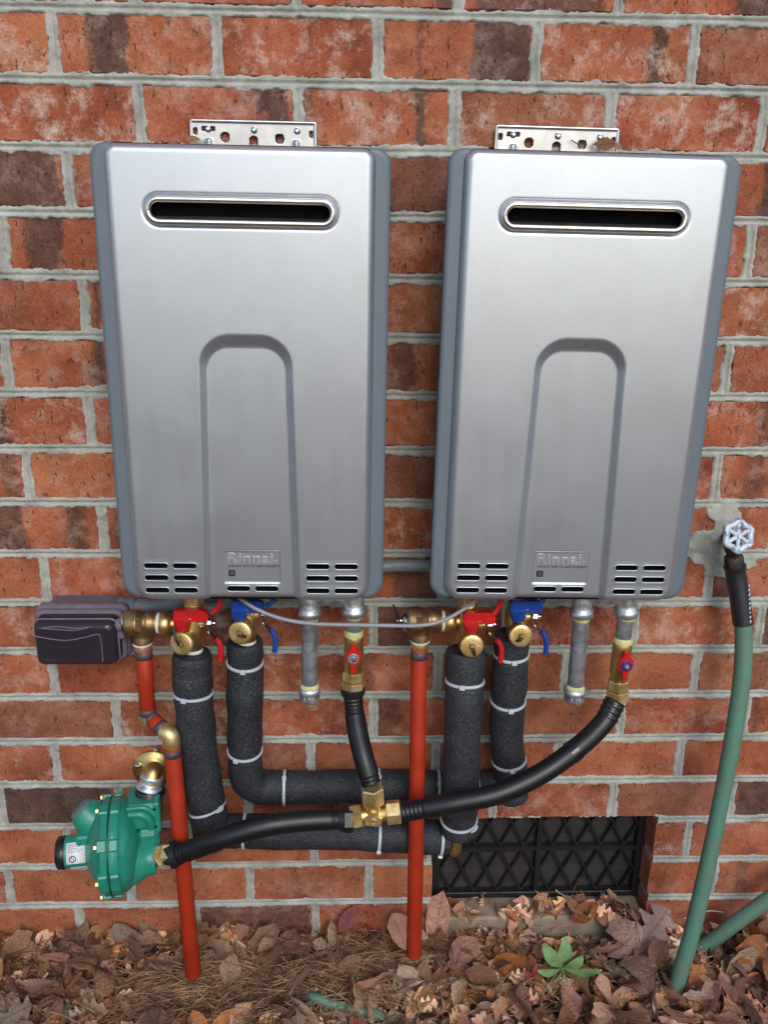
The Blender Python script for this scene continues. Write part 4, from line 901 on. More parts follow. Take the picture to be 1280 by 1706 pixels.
mb.box(cc - tn * 1.2 * S - e1 * 1.2 * S, (.5 * S, 1.6 * S, .3 * S), Matrix((e1, tn, d)).transposed()); mb.box(cc + tn * 1 * S + e1 * 1.4 * S, (.5 * S, 1.6 * S, .3 * S), Matrix((e1, tn, d)).transposed()); mb.build("certification_mark", MAT_INK, lb, origin=parent_world(lb))
# vent tower (upper left), inlet block with elbow rib, outlet boss
mb = MB(); A, B = rp_(-10, 20, -12), rp_(-48, 62, -20); mb.lathe(A, B, [(0, 34 * S), (.55, 30 * S), (.8, 27 * S), (1, 22 * S)], 28); mb.build("vent_tower", MAT_GREENREG, reg)
mb = MB(); mb.lathe(B - (B - A).normalized() * .001, B + (B - A).normalized() * .006, [(0, 21 * S), (.7, 20 * S), (1, 14 * S)], 22); mb.build("vent_screen", simple("dusty_grey_green", (.10, .17, .15), .7), reg)
mb = MB(); mb.box(rp_(-34, 26, 4), (22 * S, 14 * S, 9 * S), Matrix((e1, e3, e2)).transposed(), .003); mb.build("side_boss", MAT_GREENREG, reg)
Rm = Matrix((e1, e3, e2)).transposed()
mb = MB(); mb.box(rp_(52, 56, -16), (26 * S, 30 * S, 24 * S), Rm, .005); mb.box(rp_(75, 56, -16), (5 * S, 33 * S, 28 * S), Rm, .002)
mb.tube([rp_(30, 66, 14), rp_(50, 66, 16), rp_(62, 54, 16), rp_(64, 36, 12)], 7 * S, 12); mb.tube([rp_(28, 76, 12), rp_(58, 76, 14), rp_(74, 58, 14)], 4 * S, 10)
mb.build("inlet_block", MAT_GREENREG, reg)
for u_ in (76, 42): m_ = MB(); m_.cyl(rp_(80.5, u_, 14) , rp_(82, u_, 14), 2.4 * S, 10); m_.cyl(rp_(72, u_, 19), rp_(72, u_, 20.5), 2.2 * S, 10); m_.build("screw_hole", MAT_BLACKP, reg)
mb = MB(); mb.box(rp_(58, 6, 6), (18 * S, 18 * S, 30 * S), Rm, .007); mb.lathe(rp_(20, -22, 14), rp_(68, -22, 14), [(0, 44 * S), (.4, 38 * S), (.7, 29 * S), (.8, 28 * S), (1, 27 * S)], 30); mb.build("outlet_boss", MAT_GREENREG, reg)
m_ = MB(); m_.lathe(rp_(67, -22, 14), rp_(75, -20, 16), [(0, 17 * S), (1, 17 * S)], 22); m_.build("pipe_dope", MAT_WDOPE, reg)
o0, o1 = rp_(73, -19, 17), P(273, 1424, -.152)
m_ = MB(); m_.hexn(o0, o1, 19 * S, .3); m_.cyl(o1, P(276, 1424, -.153), 11 * S); m_.build("adapter_nut", MAT_BRASSN, reg)
m_ = MB(); m_.hexn(P(274, 1424, -.153), P(288, 1424, -.155), 21 * S, .1); m_.build("flare_nut", MAT_BRASSN, reg)
# supply flange on the wall, brass bend and galvanised nipple down to the regulator
fl = empty("pipe_flange", P(252, 1278, -.004), "brass floor flange screwed to the brick, feeding the green regulator", "pipe flange")
fc = P(256, 1280, -.003); s = M(1, fc); mb = MB(); mb.lathe(fc + Vector((0, .002, 0)), fc + F * .022, [(0, 33 * s), (.16, 34.5 * s), (.28, 34 * s), (.30, 23 * s), (.42, 21 * s), (.46, 17 * s), (1, 16 * s)], 36); mb.build("flange_plate", MAT_BRASS, fl)
for x, y in ((260, 1249), (228, 1276), (250, 1308)): c = P(x, y, -.010); m_ = MB(); m_.lathe(c - F * .003, c + F * .003, [(0, 5.5 * s), (.7, 5 * s), (1, 3 * s)], 14); m_.box(c + F * .0032, (2.5 * s, .0003, .6 * s)); m_.box(c + F * .0033, (.6 * s, .0003, 2.5 * s)); m_.build("screw", MAT_CHROME, fl)
inl = rp_(62, 80, -26)
m_ = MB(); m_.tube([fc + F * .010, fc + F * .026 - U * .001, inl + U * .030 + Rr * .006 - F * .010, inl + U * .018 + Rr * .004], 13.5 * s, 20); m_.build("brass_bend", MAT_BRASS, fl)
m_ = MB(); a0_, b0_ = inl + U * .026 + Rr * .005 - F * .006, inl + U * .004; m_.lathe(a0_, b0_, [(0, 15 * s), (.08, 18 * s), (.3, 18.5 * s), (.36, 17 * s), (.7, 17 * s), (.76, 20 * s), (1, 20 * s)], 24); m_.build("galvanised_nipple", MAT_CASTGALV, fl)
m_ = MB(); m_.lathe(inl + U * .007, inl - U * .003, [(0, 19 * s), (.5, 22 * s), (1, 24 * s)], 24); m_.build("rubber_gasket", MAT_BLACKP, fl)
# ------------------------------------------------------------------ weatherproof socket box, conduits, cable
def pbox(xa, xb, yt, yb_, Y0, Y1, bev):
    a, b = P(xa, yt, Y1), P(xb, yb_, Y1); return MB().box(((a.x + b.x) / 2, (Y0 + Y1) / 2, (a.z + b.z) / 2), ((b.x - a.x) / 2, abs(Y0 - Y1) / 2, (a.z - b.z) / 2), None, bev)
ob = empty("outlet_box", P(125, 1110, 0), "weatherproof socket box with smoked plastic cover at the far left", "outlet box")
pbox(72, 199, 1013, 1098, 0, -.050, .003).build("back_box", MAT_GREYBOX, ob)
A, B = P(46, 1033, -.105), P(203, 1113, -.105); cx, cz, hx, hz = (A.x + B.x) / 2, (A.z + B.z) / 2, (B.x - A.x) / 2, (A.z - B.z) / 2
def rbx(hx_, hz_, r_, ys, m, name, par=ob, dx=0, dz=0):
    mb = MB(); o_ = rrect(hx_, hz_, [r_] * 4, 6); R_ = []
    for y_, ins in ys: R_.append([Vector((cx + dx + x * (1 - ins / hx_), y_, cz + dz + z * (1 - ins / hz_))) for x, z in o_])
    mb.rings(R_, True, True); return mb.build(name, m, par)
rbx(hx + .004, hz + .004, .011, [(-.050, .002), (-.052, 0), (-.064, 0), (-.066, .002)], MAT_SMOKERIM, "cover_rim")
rbx(hx + .001, hz + .001, .010, [(-.068, .001), (-.070, 0), (-.076, 0), (-.078, .002)], MAT_SMOKERIM, "cover_rim")
rbx(hx - .004, hz - .003, .010, [(-.078, 0), (-.098, .001), (-.106, .004), (-.108, .009)], MAT_SMOKE, "clear_cover")
rbx(hx - .010, hz - .008, .004, [(-.066, 0), (-.082, 0)], MAT_BLACKP, "receptacle")
o_ = rrect(hx - .0045, hz - .0035, [.010] * 4, 6); ring_profile(o_, cx, cz, -.0945, .0015, .0015, 6).build("cover_edge", MAT_SMOKERIM, ob)
for pts in ([(66, 1047), (95, 1044), (125, 1047), (155, 1044)], [(66, 1047), (95, 1049), (125, 1050), (155, 1044)], [(54, 1059), (80, 1064), (110, 1067), (140, 1062), (160, 1057), (166, 1059), (169, 1075), (171, 1102)]):
    m_ = MB(); m_.tube([P(x, y, -.1085) for x, y in pts], .0009, 6, True, .004); m_.build("moulded_rib", MAT_SMOKERIM, ob)
for x in (92, 113, 134, 152): 
    c = P(x, 1019, -.058); m_ = MB(); m_.box(c, (.0035, .006, .0045), None, .001); m_.build("hinge_knuckle", MAT_SMOKERIM, ob)
m_ = MB(); m_.cyl(P(84, 1018, -.058), P(156, 1019, -.058), .0025, 10); m_.build("hinge_pin", MAT_SMOKERIM, ob)
m_ = MB(); m_.box(P(201, 1050, -.085), (.006, .010, .010), None, .002); m_.cyl(P(196, 1042, -.09), P(208, 1040, -.09), .010, 14); m_.build("latch", MAT_SMOKERIM, ob)
cd = empty("conduit", P(210, 1010, -.025), "grey plastic conduit with blue-grey connector leaving the socket box", "conduit", "grey conduits")
c0_, c1_ = P(198, 1012, -.030), P(226, 1011, -.030); s = M(1, c0_)
m_ = MB(); m_.lathe(c0_, c1_, [(0, 14 * s), (.1, 17 * s), (.3, 17 * s), (.34, 15.5 * s), (.9, 15.5 * s), (1, 13 * s)], 24); m_.build("connector", MAT_PVCB, cd)
m_ = MB(); m_.tube([c1_ - Rr * .005, P(255, 1010, -.03), P(290, 1005, -.035), P(310, 994, -.05), P(318, 975, -.06)], lambda s_, L: .0105 * (1 + .02 * math.sin(s_ * 2 * math.pi / .004)), 18, True, .001); m_.build("conduit_tube", MAT_CONDUIT, cd)
c = empty("conduit", P(360, 1010, -.03), "dark grey flexible conduit sagging between the left red and blue valves", "conduit", "grey conduits")
m_ = MB(); m_.tube([P(326, 992, -.045), P(338, 1008, -.042), P(352, 1013, -.04), P(368, 1008, -.04), P(388, 994, -.045)], .0100, 16, True, .003); m_.build("conduit_tube", MAT_CONDUIT, c)
c = empty("conduit", P(680, 943, -.02), "horizontal grey conduit spanning the gap between the two heaters", "conduit", "grey conduits")
m_ = MB(); m_.tube([P(590, 950, -.04), P(620, 946, -.03), P(650, 943, -.025), P(700, 942, -.025), P(740, 946, -.03), P(770, 952, -.04)], lambda s_, L: .0098 * (1 + .02 * math.sin(s_ * 2 * math.pi / .004)), 18, True, .001); m_.build("conduit_tube", MAT_CONDUIT, c)
m_ = MB(); m_.tube([P(385, 985, -.07), P(404, 1000, -.115), P(430, 1016, -.125), P(470, 1031, -.13), P(520, 1039, -.132), P(580, 1041, -.135), P(640, 1042, -.135), P(700, 1042, -.135), P(738, 1034, -.13), P(768, 1018, -.125), P(790, 1002, -.115), P(800, 985, -.09)], .0029, 12, True, .004)
tag(m_.build("control_cable", MAT_WIRE), "thin grey control cable looping from the left blue valve to the right red valve", "cable")
m_ = MB(); c = P(705, 889, 0); m_.lathe(c, c + F * .005, [(0, .0038), (.7, .0036), (1, .002)], 12); tag(m_.build("wall_anchor", MAT_CONDUIT), "tiny grey plug in the brick between the heaters", "wall plug")
# ------------------------------------------------------------------ hose tap
tp = empty("hose_tap", P(1222, 920, -.03), "garden tap with chipped pale blue handwheel in patched mortar at the right", "tap")
hw = P(1231, 893, -.070); s = M(1, hw); nrm = (F + Rr * .12 + U * .28).normalized(); uu = (U - nrm * U.dot(nrm)).normalized(); vv = nrm.cross(uu)
m_ = MB(); n = 84; R_ = []
for i in range(n):
    a = 2 * math.pi * i / n; lobe = 23 + 2.0 * math.cos(6 * a + .4); d = uu * math.cos(a) + vv * math.sin(a); c = hw + d * lobe * s
    R_.append([c + (d * math.cos(q * math.pi / 4) + nrm * math.sin(q * math.pi / 4)) * 5.6 * s for q in range(8)])
m_.rings(R_ + [R_[0]], True, False); m_.lathe(hw - nrm * 5 * s, hw + nrm * 4 * s, [(0, 7 * s), (.6, 8 * s), (1, 5 * s)], 16)
for k in range(6): a = math.radians(60 * k - 4); d = uu * math.cos(a) + vv * math.sin(a); m_.tube([hw + d * 4 * s, hw + d * 23 * s], 4.0 * s, 8)
m_.build("handwheel", MAT_WHEEL, tp)
m_ = MB(); m_.hexn(hw + nrm * 3 * s, hw + nrm * 6.5 * s, 4 * s); m_.build("wheel_screw", MAT_GALV, tp)
bd = P(1222, 915, -.040)
m_ = MB(); m_.tube([P(1214, 892, .002), P(1216, 900, -.022), bd], 12 * s, 16); m_.tube([bd, hw - nrm * 6 * s], 9 * s, 14); m_.lathe(P(1222, 902, -.042), P(1224, 930, -.045), [(0, 10 * s), (.2, 16 * s), (.5, 15 * s), (.7, 12 * s), (1, 12 * s)], 20)
m_.lathe(P(1223, 925, -.045), P(1225, 945, -.046), [(0, 13 * s), (.1, 16 * s), (.9, 16.5 * s), (1, 15 * s)], 22); m_.build("tap_body", MAT_RUST, tp)
gh = empty("garden_hose", P(1110, 1690, -.20), "green garden hose with black collar hanging from the tap into the leaves", "garden hose", "green garden hose")
hp = [P(1237, 1030, -.060), P(1240, 1060, -.064), P(1237, 1130, -.075), P(1222, 1230, -.090), P(1201, 1340, -.102), P(1180, 1440, -.115), P(1152, 1560, -.135), P(1125, 1650, -.15), P(1104, 1730, -.165), P(1085, 1800, -.2)]
m_ = MB(); m_.tube(hp, lambda s_, L: .0128 + .0003 * math.sin(s_ * 14), 22, True, .006); m_.build("hose_length", MAT_GHOSE, gh)
m_ = MB(); m_.tube([P(1225, 942, -.046), P(1228, 965, -.048), P(1234, 1000, -.054), P(1239, 1040, -.061)], lambda s_, L: .0150 if s_ > .004 else .0165, 22, True, .003); m_.build("collar", MAT_HSLEEVE, gh)
m_ = MB(); cp_ = [P(1248.5, 975, -.0645), P(1251, 1035, -.0725)]
for k in range(9): c = cp_[0].lerp(cp_[1], k / 8); m_.box(c + F * .0008, (.0011, .0004, .0013 + .0006 * (k % 3)), Matrix.Rotation(.1, 3, 'Y'))
m_.build("collar_print", MAT_TIE, gh)
def gy(x, y): return -1.452 + .012 * mnoise.noise(Vector((x * 6, y * 6, 0))) - .02 * min(0, 0)
def hosepiece(label, pts, r=.0126):
    m_ = MB(); m_.tube(pts, r, 18, True, .006); return tag(m_.build("garden_hose", MAT_GHOSE), label, "garden hose", "green garden hose")
hosepiece("second length of green hose slanting out of the leaves at the right edge", [P(1150, 1590, -.05), P(1185, 1570, -.055), P(1230, 1535, -.06), P(1290, 1492, -.062), P(1400, 1420, -.06)])
hosepiece("half-buried green hose in the leaves under the middle of the wall", [P(470, 1676, -.13), P(515, 1662, -.165), P(556, 1674, -.172), P(610, 1686, -.178), P(700, 1706, -.178), P(860, 1712, -.18)], .0085)
hosepiece("faded hose end under the leaves in the bottom left corner", [P(-20, 1735, -.165), P(40, 1705, -.165), P(100, 1688, -.165), P(112, 1684, -.166)], .010)
# ------------------------------------------------------------------ ground
def axis(a, b, n, far):
    core = np.linspace(a, b, n); return np.concatenate([[-far, -far / 3, -12, -5, -3], core, [4, 6, 14, far / 3, far]])
shade_bank = lambda b: .55 * ss((-b - 1.75) / .9)  # unseen bank added behind the camera to shade the lower wall
gx = axis(-1.6, 2.6, 210, 120.0); gyv = np.concatenate([[-120, -40, -14, -6, -4, -3.2], np.linspace(-2.7, .12, 140), [1, 5, 20]])
GX, GY = np.meshgrid(gx, gyv); vd = lambda a, b: -.016 * np.clip(1 - np.abs(a - .71) / .26, 0, .5) * 2 * np.clip(1 + b / .12, 0, 1)
GZ = -1.452 + vd(GX, GY) + vnoise(GX, GY, 61, .16) * .012 + vnoise(GX, GY, 62, .05) * .005 + np.clip(-GY - .3, 0, 3) * -.02 + shade_bank(GY)
idx = np.arange(GX.size).reshape(GX.shape); q = np.stack([idx[:-1, :-1].ravel(), idx[:-1, 1:].ravel(), idx[1:, 1:].ravel(), idx[1:, :-1].ravel()], -1)
gme = raw_mesh("ground", np.stack([GX.ravel(), GY.ravel(), GZ.ravel()], -1), q, MAT_SOIL); ground = bpy.data.objects.new("ground", gme); COL.objects.link(ground); tag(ground, kind="structure")
def gz(x, y):
    a = np.array([x]); b = np.array([y]); return float(-1.452 + vd(a, b)[0] + vnoise(a, b, 61, .16)[0] * .012 + vnoise(a, b, 62, .05)[0] * .005 + min(max(-y - .3, 0), 3) * -.02 + float(shade_bank(np.array([y]))[0]))
# leaf shapes
def leaf_geo(kind, L, seed, curl=1.0, nl=9, nw=4):
    r = random.Random(seed); W_ = L * r.uniform(.42, .62); fold = r.uniform(.1, .55) * curl; bend = r.uniform(-1.1, 1.3) * curl; tw = r.uniform(-.7, .7) * curl; v = []; f = []
    if kind == "oak": nl, W_ = (40 if nl > 9 else 22), L * .62
    if kind == "lobed":
        na, nr = 48, 4; v.append((0, 0, 0)); ph = [r.uniform(-.1, .1) for _ in range(7)]
        for k in range(1, nr + 1):
            for a in range(na):
                th = 2 * math.pi * a / na - math.pi; lob = abs(math.cos(th * 2.5)) ** 1.2; size = (.62, .55, .50, .22)[min(3, int(abs(th) / (2 * math.pi / 5) + .5))]
                rad_ = L * size * (.34 + .72 * lob) * (1 + .05 * math.sin(th * 23 + seed)) * (.35 if abs(th) > 2.9 else 1); q_ = k / nr; x_, y_ = math.cos(th) * rad_ * q_, math.sin(th) * rad_ * q_
                v.append((x_, y_, curl * (.10 * L * math.sin(x_ / L * 5 + seed) + .14 * L * math.sin(y_ / L * 6 + 2 * seed) + .25 * L * q_ * q_ * math.sin(th * 2 + seed) * .5)))
        for a in range(na):
            b_ = (a + 1) % na; f.append((0, 1 + a, 1 + b_, 0 + 1 + b_)[:3])
            for k in range(nr - 1): f.append((1 + k * na + a, 1 + (k + 1) * na + a, 1 + (k + 1) * na + b_, 1 + k * na + b_))
        return v, f
    for i in range(nl + 1):
        t = i / nl
        if kind == "oval": w = math.sin(math.pi * t ** .85) ** .8
        elif kind == "oak": w = (math.sin(math.pi * min(1, t ** 1.0)) ** .5) * (.66 + .30 * math.cos(t * 2 * math.pi * 4.2 + 2.6)) + .04
        elif kind == "lobed": w = (.15 + .95 * abs(math.sin(t * math.pi * 2.5 + .25)) ** 1.4 * (1 - .45 * t)) * (1 if t < .97 else .2) * min(1, t * 9)
        else: w = math.sin(math.pi * t ** 1.25) ** .9 * (1 + .10 * math.sin(t * 40))
        w = max(w, .02) * W_ / 2; a = bend * (t - .3); 
        cx_ = L * (math.sin(bend * t) / bend if abs(bend) > .05 else t); cz_ = L * ((1 - math.cos(bend * t)) / bend if abs(bend) > .05 else 0)
        for j in range(nw + 1):
            u = (j / nw * 2 - 1); ww = w * (1 + r.uniform(-.07, .07)); zz = fold * abs(u) * ww * 1.3 + .05 * L * math.sin(u * 2.2 + t * 5 + seed) * curl
            y_ = u * ww * math.cos(tw * t); z_ = cz_ + zz + r.uniform(-.014, .014) * L * (1 if 0 < i < nl else 0) + u * ww * math.sin(tw * t); v.append((cx_ - L / 2, y_, z_))
    for i in range(nl):
        for j in range(nw): a = i * (nw + 1) + j; f.append((a, a + 1, a + nw + 2, a + nw + 1))
    # petiole
    n0 = len(v); p0 = Vector(v[nw // 2]); 
    for k in range(3):
        c = p0 + Vector((-L * .13 * k, L * .02 * k, L * .03 * k)); 
        for dx, dz in ((0, .0006), (.0006, -.0005), (-.0006, -.0005)): v.append((c.x, c.y + dx, c.z + dz))
    for k in range(2):
        for j in range(3): f.append((n0 + k * 3 + j, n0 + k * 3 + (j + 1) % 3, n0 + k * 3 + 3 + (j + 1) % 3, n0 + k * 3 + 3 + j))
    return v, f
LC = [(.46, .36, .26), (.44, .27, .19), (.40, .24, .11), (.30, .17, .10), (.36, .22, .15), (.27, .14, .08), (.42, .28, .18), (.24, .12, .075), (.33, .18, .13), (.20, .12, .09), (.40, .23, .14), (.30, .20, .15), (.36, .15, .06), (.16, .085, .055), (.44, .32, .22), (.38, .20, .15)]
LM = []
for i in range(16):
    kd = ("oval", "ovate", "oval", "oak", "ovate", "oval", "ovate", "lobed")[i % 8]; v, f = leaf_geo(kd, 1.0, 100 + i, 1.0)
    me = bpy.data.meshes.new("leaf"); me.from_pydata(v, [], f); me.polygons.foreach_set("use_smooth", [True] * len(f)); me.materials.append(MAT_LEAF); LM.append((kd, me, v, f))
lr = random.Random(5)
def in_sill(x, y): return OX0 < x < OX1 and y > -.01
nleaf = 0
for i in range(480):
    if nleaf >= 292: break
    x = lr.uniform(-.27, 1.19); y = -.005 - .26 * lr.random() ** 1.0
    pine = (-.0 < x < .36 and y < -.07) or (.30 < x < .42 and y < -.03)
    if pine and lr.random() < .25: continue
    nleaf += 1
    if .54 < x < .88 and lr.random() < .07: y = lr.uniform(.0, .02)
    kd, me, _, _ = LM[lr.randrange(16)]; L = lr.uniform(.036, .080) * (1.5 if kd == "lobed" else 1.25 if kd == "oak" else 1); o = bpy.data.objects.new("leaf", me); COL.objects.link(o); o.parent = ground
    low = .50 < x < .93 and y > -.07
    if low: L = min(L, .042)
    lift = lr.random() ** 1.6 * (.006 if low else .030); zz = gz(x, y) if not in_sill(x, y) else -1.420
    o.location = (x, y, zz + .010 + lift); steep = lr.random() < (.0 if low else .30); o.scale = (L, L, L)
    o.rotation_euler = (lr.gauss(0, .38) + (.9 if steep else .22), lr.gauss(0, .32), lr.uniform(0, 6.28)); c = lr.choice(LC); k = lr.uniform(1.0, 2.7); o.color = (c[0] * k, c[1] * k, c[2] * k, 1)
# loose litter beyond countable: joined
def litter(n, region, smin, smax, zoff, seed):
    r = random.Random(seed); V = []; Fq = []; Cc = []
    tmpl = [leaf_geo(("oval", "ovate", "oval", "oak", "ovate")[i % 5], 1.0, 300 + i, 1.0, 5, 2) for i in range(10)]; T = [(np.array(v), [q_ for q_ in f]) for v, f in tmpl]
    for _ in range(n):
        x, y = region(r); tv, tf = T[r.randrange(10)]; L = r.uniform(smin, smax); Rm_ = np.array(Matrix.Rotation(r.uniform(0, 6.28), 3, 'Z') @ Matrix.Rotation(r.gauss(0, .5), 3, 'Y') @ Matrix.Rotation(r.gauss(.1, .55), 3, 'X'))
        b0 = len(V) and sum(len(a) for a in V); z0 = gz(x, y) if not in_sill(x, y) else -1.420
        V.append(tv @ Rm_.T * L + np.array([x, y, z0 + zoff + r.random() ** 1.5 * .012])); Fq += [tuple(i + litter.n for i in q_) for q_ in tf]; litter.n += len(tv)
        c = r.choice(LC); k = r.uniform(.6, 2.4); Cc.append(np.tile([c[0] * k, c[1] * k, c[2] * k, 1], (len(tv), 1)))
    me = bpy.data.meshes.new("leaf_litter"); VV = np.concatenate(V); me.vertices.add(len(VV)); me.vertices.foreach_set("co", VV.astype(np.float32).ravel()); FF = np.array(Fq, np.int32)
    me.loops.add(FF.size); me.loops.foreach_set("vertex_index", FF.ravel()); me.polygons.add(len(FF)); me.polygons.foreach_set("loop_start", np.arange(len(FF), dtype=np.int32) * 4); me.update(calc_edges=True)
    me.attributes.new("Col", 'FLOAT_COLOR', 'POINT').data.foreach_set("color", np.concatenate(Cc).astype(np.float32).ravel()); me.polygons.foreach_set("use_smooth", np.full(len(FF), True)); me.materials.append(MAT_LITTER)
    o = bpy.data.objects.new("leaf_litter", me); COL.objects.link(o); return o
litter.n = 0
def reg1(r):
    while True:
        if r.random() < .62:
            x, y = r.uniform(-.4, 1.3), -.36 * r.random() + .0
            if (.0 < x < .36 and y < -.08) and r.random() < .15: continue
            if OX0 + .03 < x < OX1 - .03 and r.random() < .045: y = r.uniform(0, .035)
            return x, y
        return r.uniform(-1.5, 2.4), -2.0 * r.random()
o = litter(6500, reg1, .018, .050, .004, 9); tag(o, "carpet of small dry brown leaves and scraps at the wall base", "leaf litter", kind="stuff")
# pine straw
V = []; Fq = []; r = random.Random(3)
for i in range(2700):
    u = r.random()
    if u < .45: x, y = r.gauss(.17, .085), -.105 - abs(r.gauss(0, .05))
    elif u < .62: x, y = r.gauss(.38, .05), -.05 - abs(r.gauss(0, .05))
    elif u < .72: x, y = r.gauss(-.18, .05), -.04 - abs(r.gauss(0, .05))
    else: x, y = r.uniform(-.4, 1.3), -r.random() * .32
    L = r.uniform(.06, .16); a = r.gauss(.15, .8) if r.random() < .6 else r.uniform(0, 3.14); k = r.uniform(-6, 6); z0 = gz(x, min(y, -.01)) + .006 + r.random() ** 1.3 * (.032 if u < .62 else .02); tilt = r.gauss(0, .16); n0 = len(V); hw_ = r.uniform(.0005, .0010); ns = 4
    for j in range(ns + 1):
        t = j / ns - .5; aa = a + k * L * t; px_, py_ = x + math.cos(aa) * L * t, min(y + math.sin(aa) * L * t, -.002); pz = z0 + tilt * L * t - .5 * L * t * t
        V += [(px_ - math.sin(aa) * hw_, py_ + math.cos(aa) * hw_, pz), (px_ + math.sin(aa) * hw_, py_ - math.cos(aa) * hw_, pz), (px_, py_, pz + hw_ * 1.4)]
    for j in range(ns):
        for q_ in range(3): Fq.append((n0 + j * 3 + q_, n0 + j * 3 + (q_ + 1) % 3, n0 + j * 3 + 3 + (q_ + 1) % 3, n0 + j * 3 + 3 + q_))
o = bpy.data.objects.new("pine_straw", raw_mesh("pine_straw", np.array(V), np.array(Fq), MAT_NEEDLE)); COL.objects.link(o); tag(o, "tangled brown pine needles among the leaves at the wall base", "pine straw", kind="stuff")
# singled-out leaves
def big_leaf(label, px, py, Y, L, kind, col, rot, seed, curl=.6, cat="leaf", grp_=None):
    v, f = leaf_geo(kind, 1.0, seed, curl, 12, 6); me = bpy.data.meshes.new("fallen_leaf"); me.from_pydata(v, [], f); me.polygons.foreach_set("use_smooth", [True] * len(f)); me.materials.append(MAT_LEAF)
    o = bpy.data.objects.new("fallen_leaf", me); COL.objects.link(o); o.location = P(px, py, Y); o.scale = (L, L, L); o.rotation_euler = rot; o.color = (*[min(.9, q * 1.75) for q in col], 1); tag(o, label, cat, grp_); return o
g_ = "distinct fallen leaves"
big_leaf("large salmon-tan lobed leaf behind the foot of the middle discharge pipe", 712, 1590, -.060, .16, "lobed", (.52, .28, .20), (.75, -.5, 1.25), 1, .35, grp_=g_)
big_leaf("rust-orange leaf lying below the middle discharge pipe", 775, 1645, -.135, .075, "ovate", (.42, .19, .06), (.5, .2, -1.0), 2, .5, grp_=g_)
big_leaf("orange-brown curled leaf left of the green seedling", 848, 1606, -.10, .068, "oval", (.36, .13, .045), (.5, 0, .1), 3, .7, grp_=g_)
big_leaf("pale grey oak leaf below the right edge of the vent", 1085, 1555, -.045, .13, "oak", (.40, .29, .24), (.75, -.25, .75), 4, .35, grp_=g_)
big_leaf("large pale tan toothed leaf right of the hanging green hose", 1210, 1640, -.12, .105, "ovate", (.46, .38, .27), (.75, -.1, 1.25), 5, .35, grp_=g_)
big_leaf("cream lobed leaf beneath the green seedling", 1005, 1655, -.12, .07, "lobed", (.52, .43, .30), (.5, 0, .5), 6, .4, grp_=g_)
big_leaf("dusky plum-red leaf against the lowest bricks", 580, 1530, -.02, .052, "oval", (.28, .09, .10), (.6, -.6, .8), 7, .4, grp_=g_)
big_leaf("bright orange long leaf beside the buried hose", 583, 1648, -.13, .058, "oval", (.50, .20, .04), (.5, 0, .1), 8, .4, grp_=g_)
big_leaf("yellow-tan pointed leaf below the red seedling", 866, 1648, -.12, .055, "lobed", (.50, .38, .20), (.6, 0, 1.3), 9, .4, grp_=g_)
big_leaf("rust-brown curled leaf resting on the concrete sill", 975, 1520, -.005, .06, "oval", (.30, .11, .05), (.7, -.2, .5), 10, .8, grp_=g_)
big_leaf("big dusty tan leaf in front of the left discharge pipe", 372, 1590, -.07, .085, "ovate", (.38, .25, .18), (.7, .1, -.8), 11, .4, grp_=g_)
big_leaf("tan wavy leaf between the left pipe and buried hose", 475, 1655, -.125, .075, "oak", (.38, .26, .17), (.6, 0, -.4), 12, .6, grp_=g_)
big_leaf("greenish-tan lobed leaf left of the left discharge pipe", 90, 1600, -.06, .07, "oak", (.30, .27, .18), (.7, 0, 1.2), 13, .5, grp_=g_)
big_leaf("cream curled leaf in the bottom left corner", 22, 1640, -.09, .07, "ovate", (.50, .40, .30), (.7, 0, 1.3), 14, .6, grp_=g_)
big_leaf("brown curled oak leaf caught behind the right heater's bracket", 1006, 241, -.022, .030, "ovate", (.26, .13, .06), (1.3, 0, .1), 15, .5, grp_="leaves caught on the brackets")
big_leaf("pale pinkish leaf tip at the right end of the right bracket", 1028, 243, -.022, .019, "oval", (.40, .26, .18), (1.3, .3, .2), 16, .4, grp_="leaves caught on the brackets")
big_leaf("tan curled leaf at the left end of the left bracket", 322, 236, -.022, .022, "oval", (.42, .25, .13), (1.1, .2, .2), 17, .8, grp_="leaves caught on the brackets")
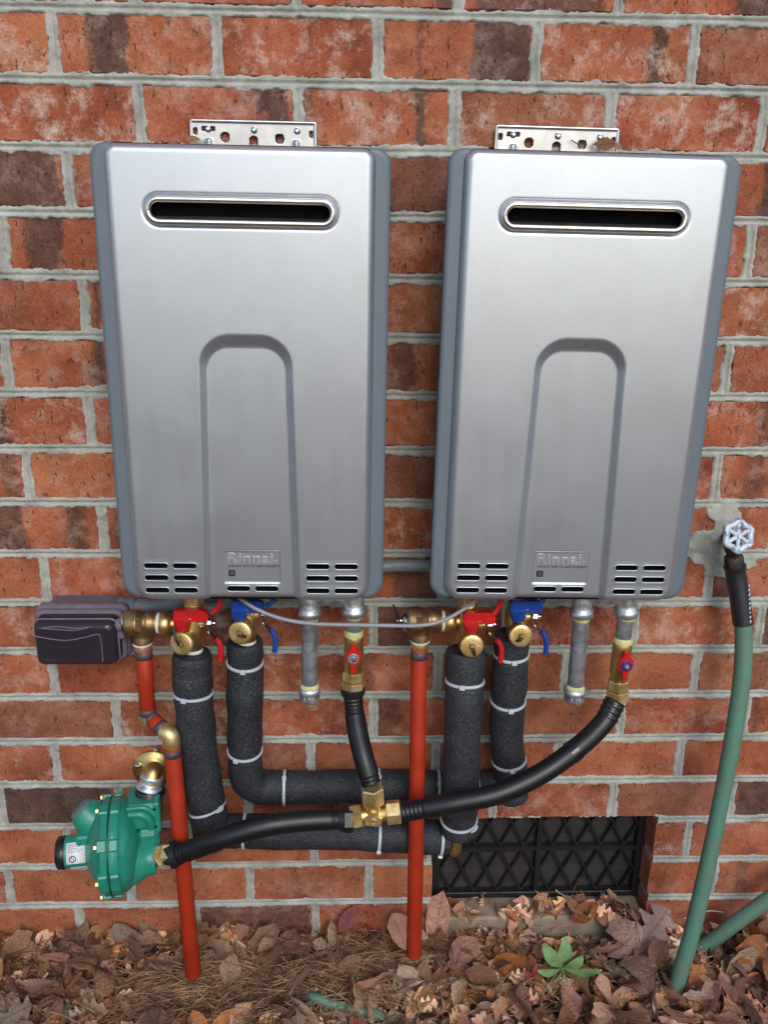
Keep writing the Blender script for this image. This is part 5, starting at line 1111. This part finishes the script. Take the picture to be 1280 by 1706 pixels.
# seedlings
def seedling(label, px, py, Y, m, leaves, rs, cat="seedling"):
    b = P(px, py, Y); root = empty("seedling", (b.x, b.y, b.z - .05), label, cat)
    st = MB(); st.tube([b + Dn * .06, b + Dn * .02, b + U * .004], .0013, 8); st.build("stem", MAT_STEM, root)
    for (dx, dy, L, wd, lift) in leaves:
        tip = P(px + dx, py + dy, Y - .012) ; d = (tip - b); L = d.length; n = d.normalized(); side = n.cross(F).normalized(); mb = MB(); R_ = []
        for i in range(9):
            t = i / 8; w_ = max(.03, math.sin(math.pi * min(.97, t ** 1.15 * .93 + .03)) ** .9) * L * wd * .68; c = b + d * t + F * (.008 * math.sin(math.pi * t) + lift * t); R_.append([c - side * w_ + F * w_ * .10, c - side * w_ * .5 + F * w_ * .02, c, c + side * w_ * .5 + F * w_ * .02, c + side * w_ + F * w_ * .10])
        mb.rings(R_, False, False); mb.build("leaf_blade", m, root)
    return root
seedling("small green seedling with six rounded leaves in front of the vent", 938, 1612, -.11, MAT_GREENLEAF, [(-32, -40, 0, .24, 0), (-44, -4, 0, .25, .01), (4, -50, 0, .24, 0), (30, -30, 0, .30, .012), (66, 4, 0, .21, 0), (4, 24, 0, .30, .014), (-18, 16, 0, .26, .008)], 0)
seedling("tiny crimson seedling touching the green one's left side", 893, 1622, -.115, MAT_REDLEAF, [(-20, -6, 0, .25, 0), (0, -14, 0, .3, 0), (12, 8, 0, .25, 0), (-10, 12, 0, .25, 0)], 0)
seedling("dark green sprig at the bottom right corner", 1262, 1700, -.13, MAT_GREENLEAF, [(-18, -8, 0, .3, 0), (8, -18, 0, .3, 0), (25, -2, 0, .3, 0), (-6, 10, 0, .3, 0)], 0)
# twigs and straw by the sill
tw = MB(); tw.tube([P(950, 1500, -.01), P(962, 1470, -.006), P(966, 1462, -.005)], .0007, 6); tw.tube([P(900, 1530, -.02), P(940, 1500, -.01)], .0009, 6)
tag(tw.build("dry_stalk", MAT_STEM), "thin dry stalk standing up before the vent grille", "stalk")
tw = MB(); tw.tube([P(1140, 1530, -.02), P(1180, 1518, -.025), P(1208, 1520, -.02)], .0011, 6); tag(tw.build("twig", simple("pale_twig", (.45, .38, .30), .7)), "thin pale twig on the leaves right of the hose", "twig")
tw = MB(); tw.tube([P(38, 1675, -.14), P(60, 1645, -.13), P(80, 1620, -.12)], .0018, 6); tag(tw.build("twig", bpy.data.materials["pale_twig"]), "pale broken twig among the leaves at bottom left", "twig")
tw = MB(); tw.tube([P(952, 233, -.013), P(960, 238, -.015), P(968, 244, -.015)], .0008, 6); tag(tw.build("twig", MAT_STEM), "little dark twig on the right heater's bracket", "twig")
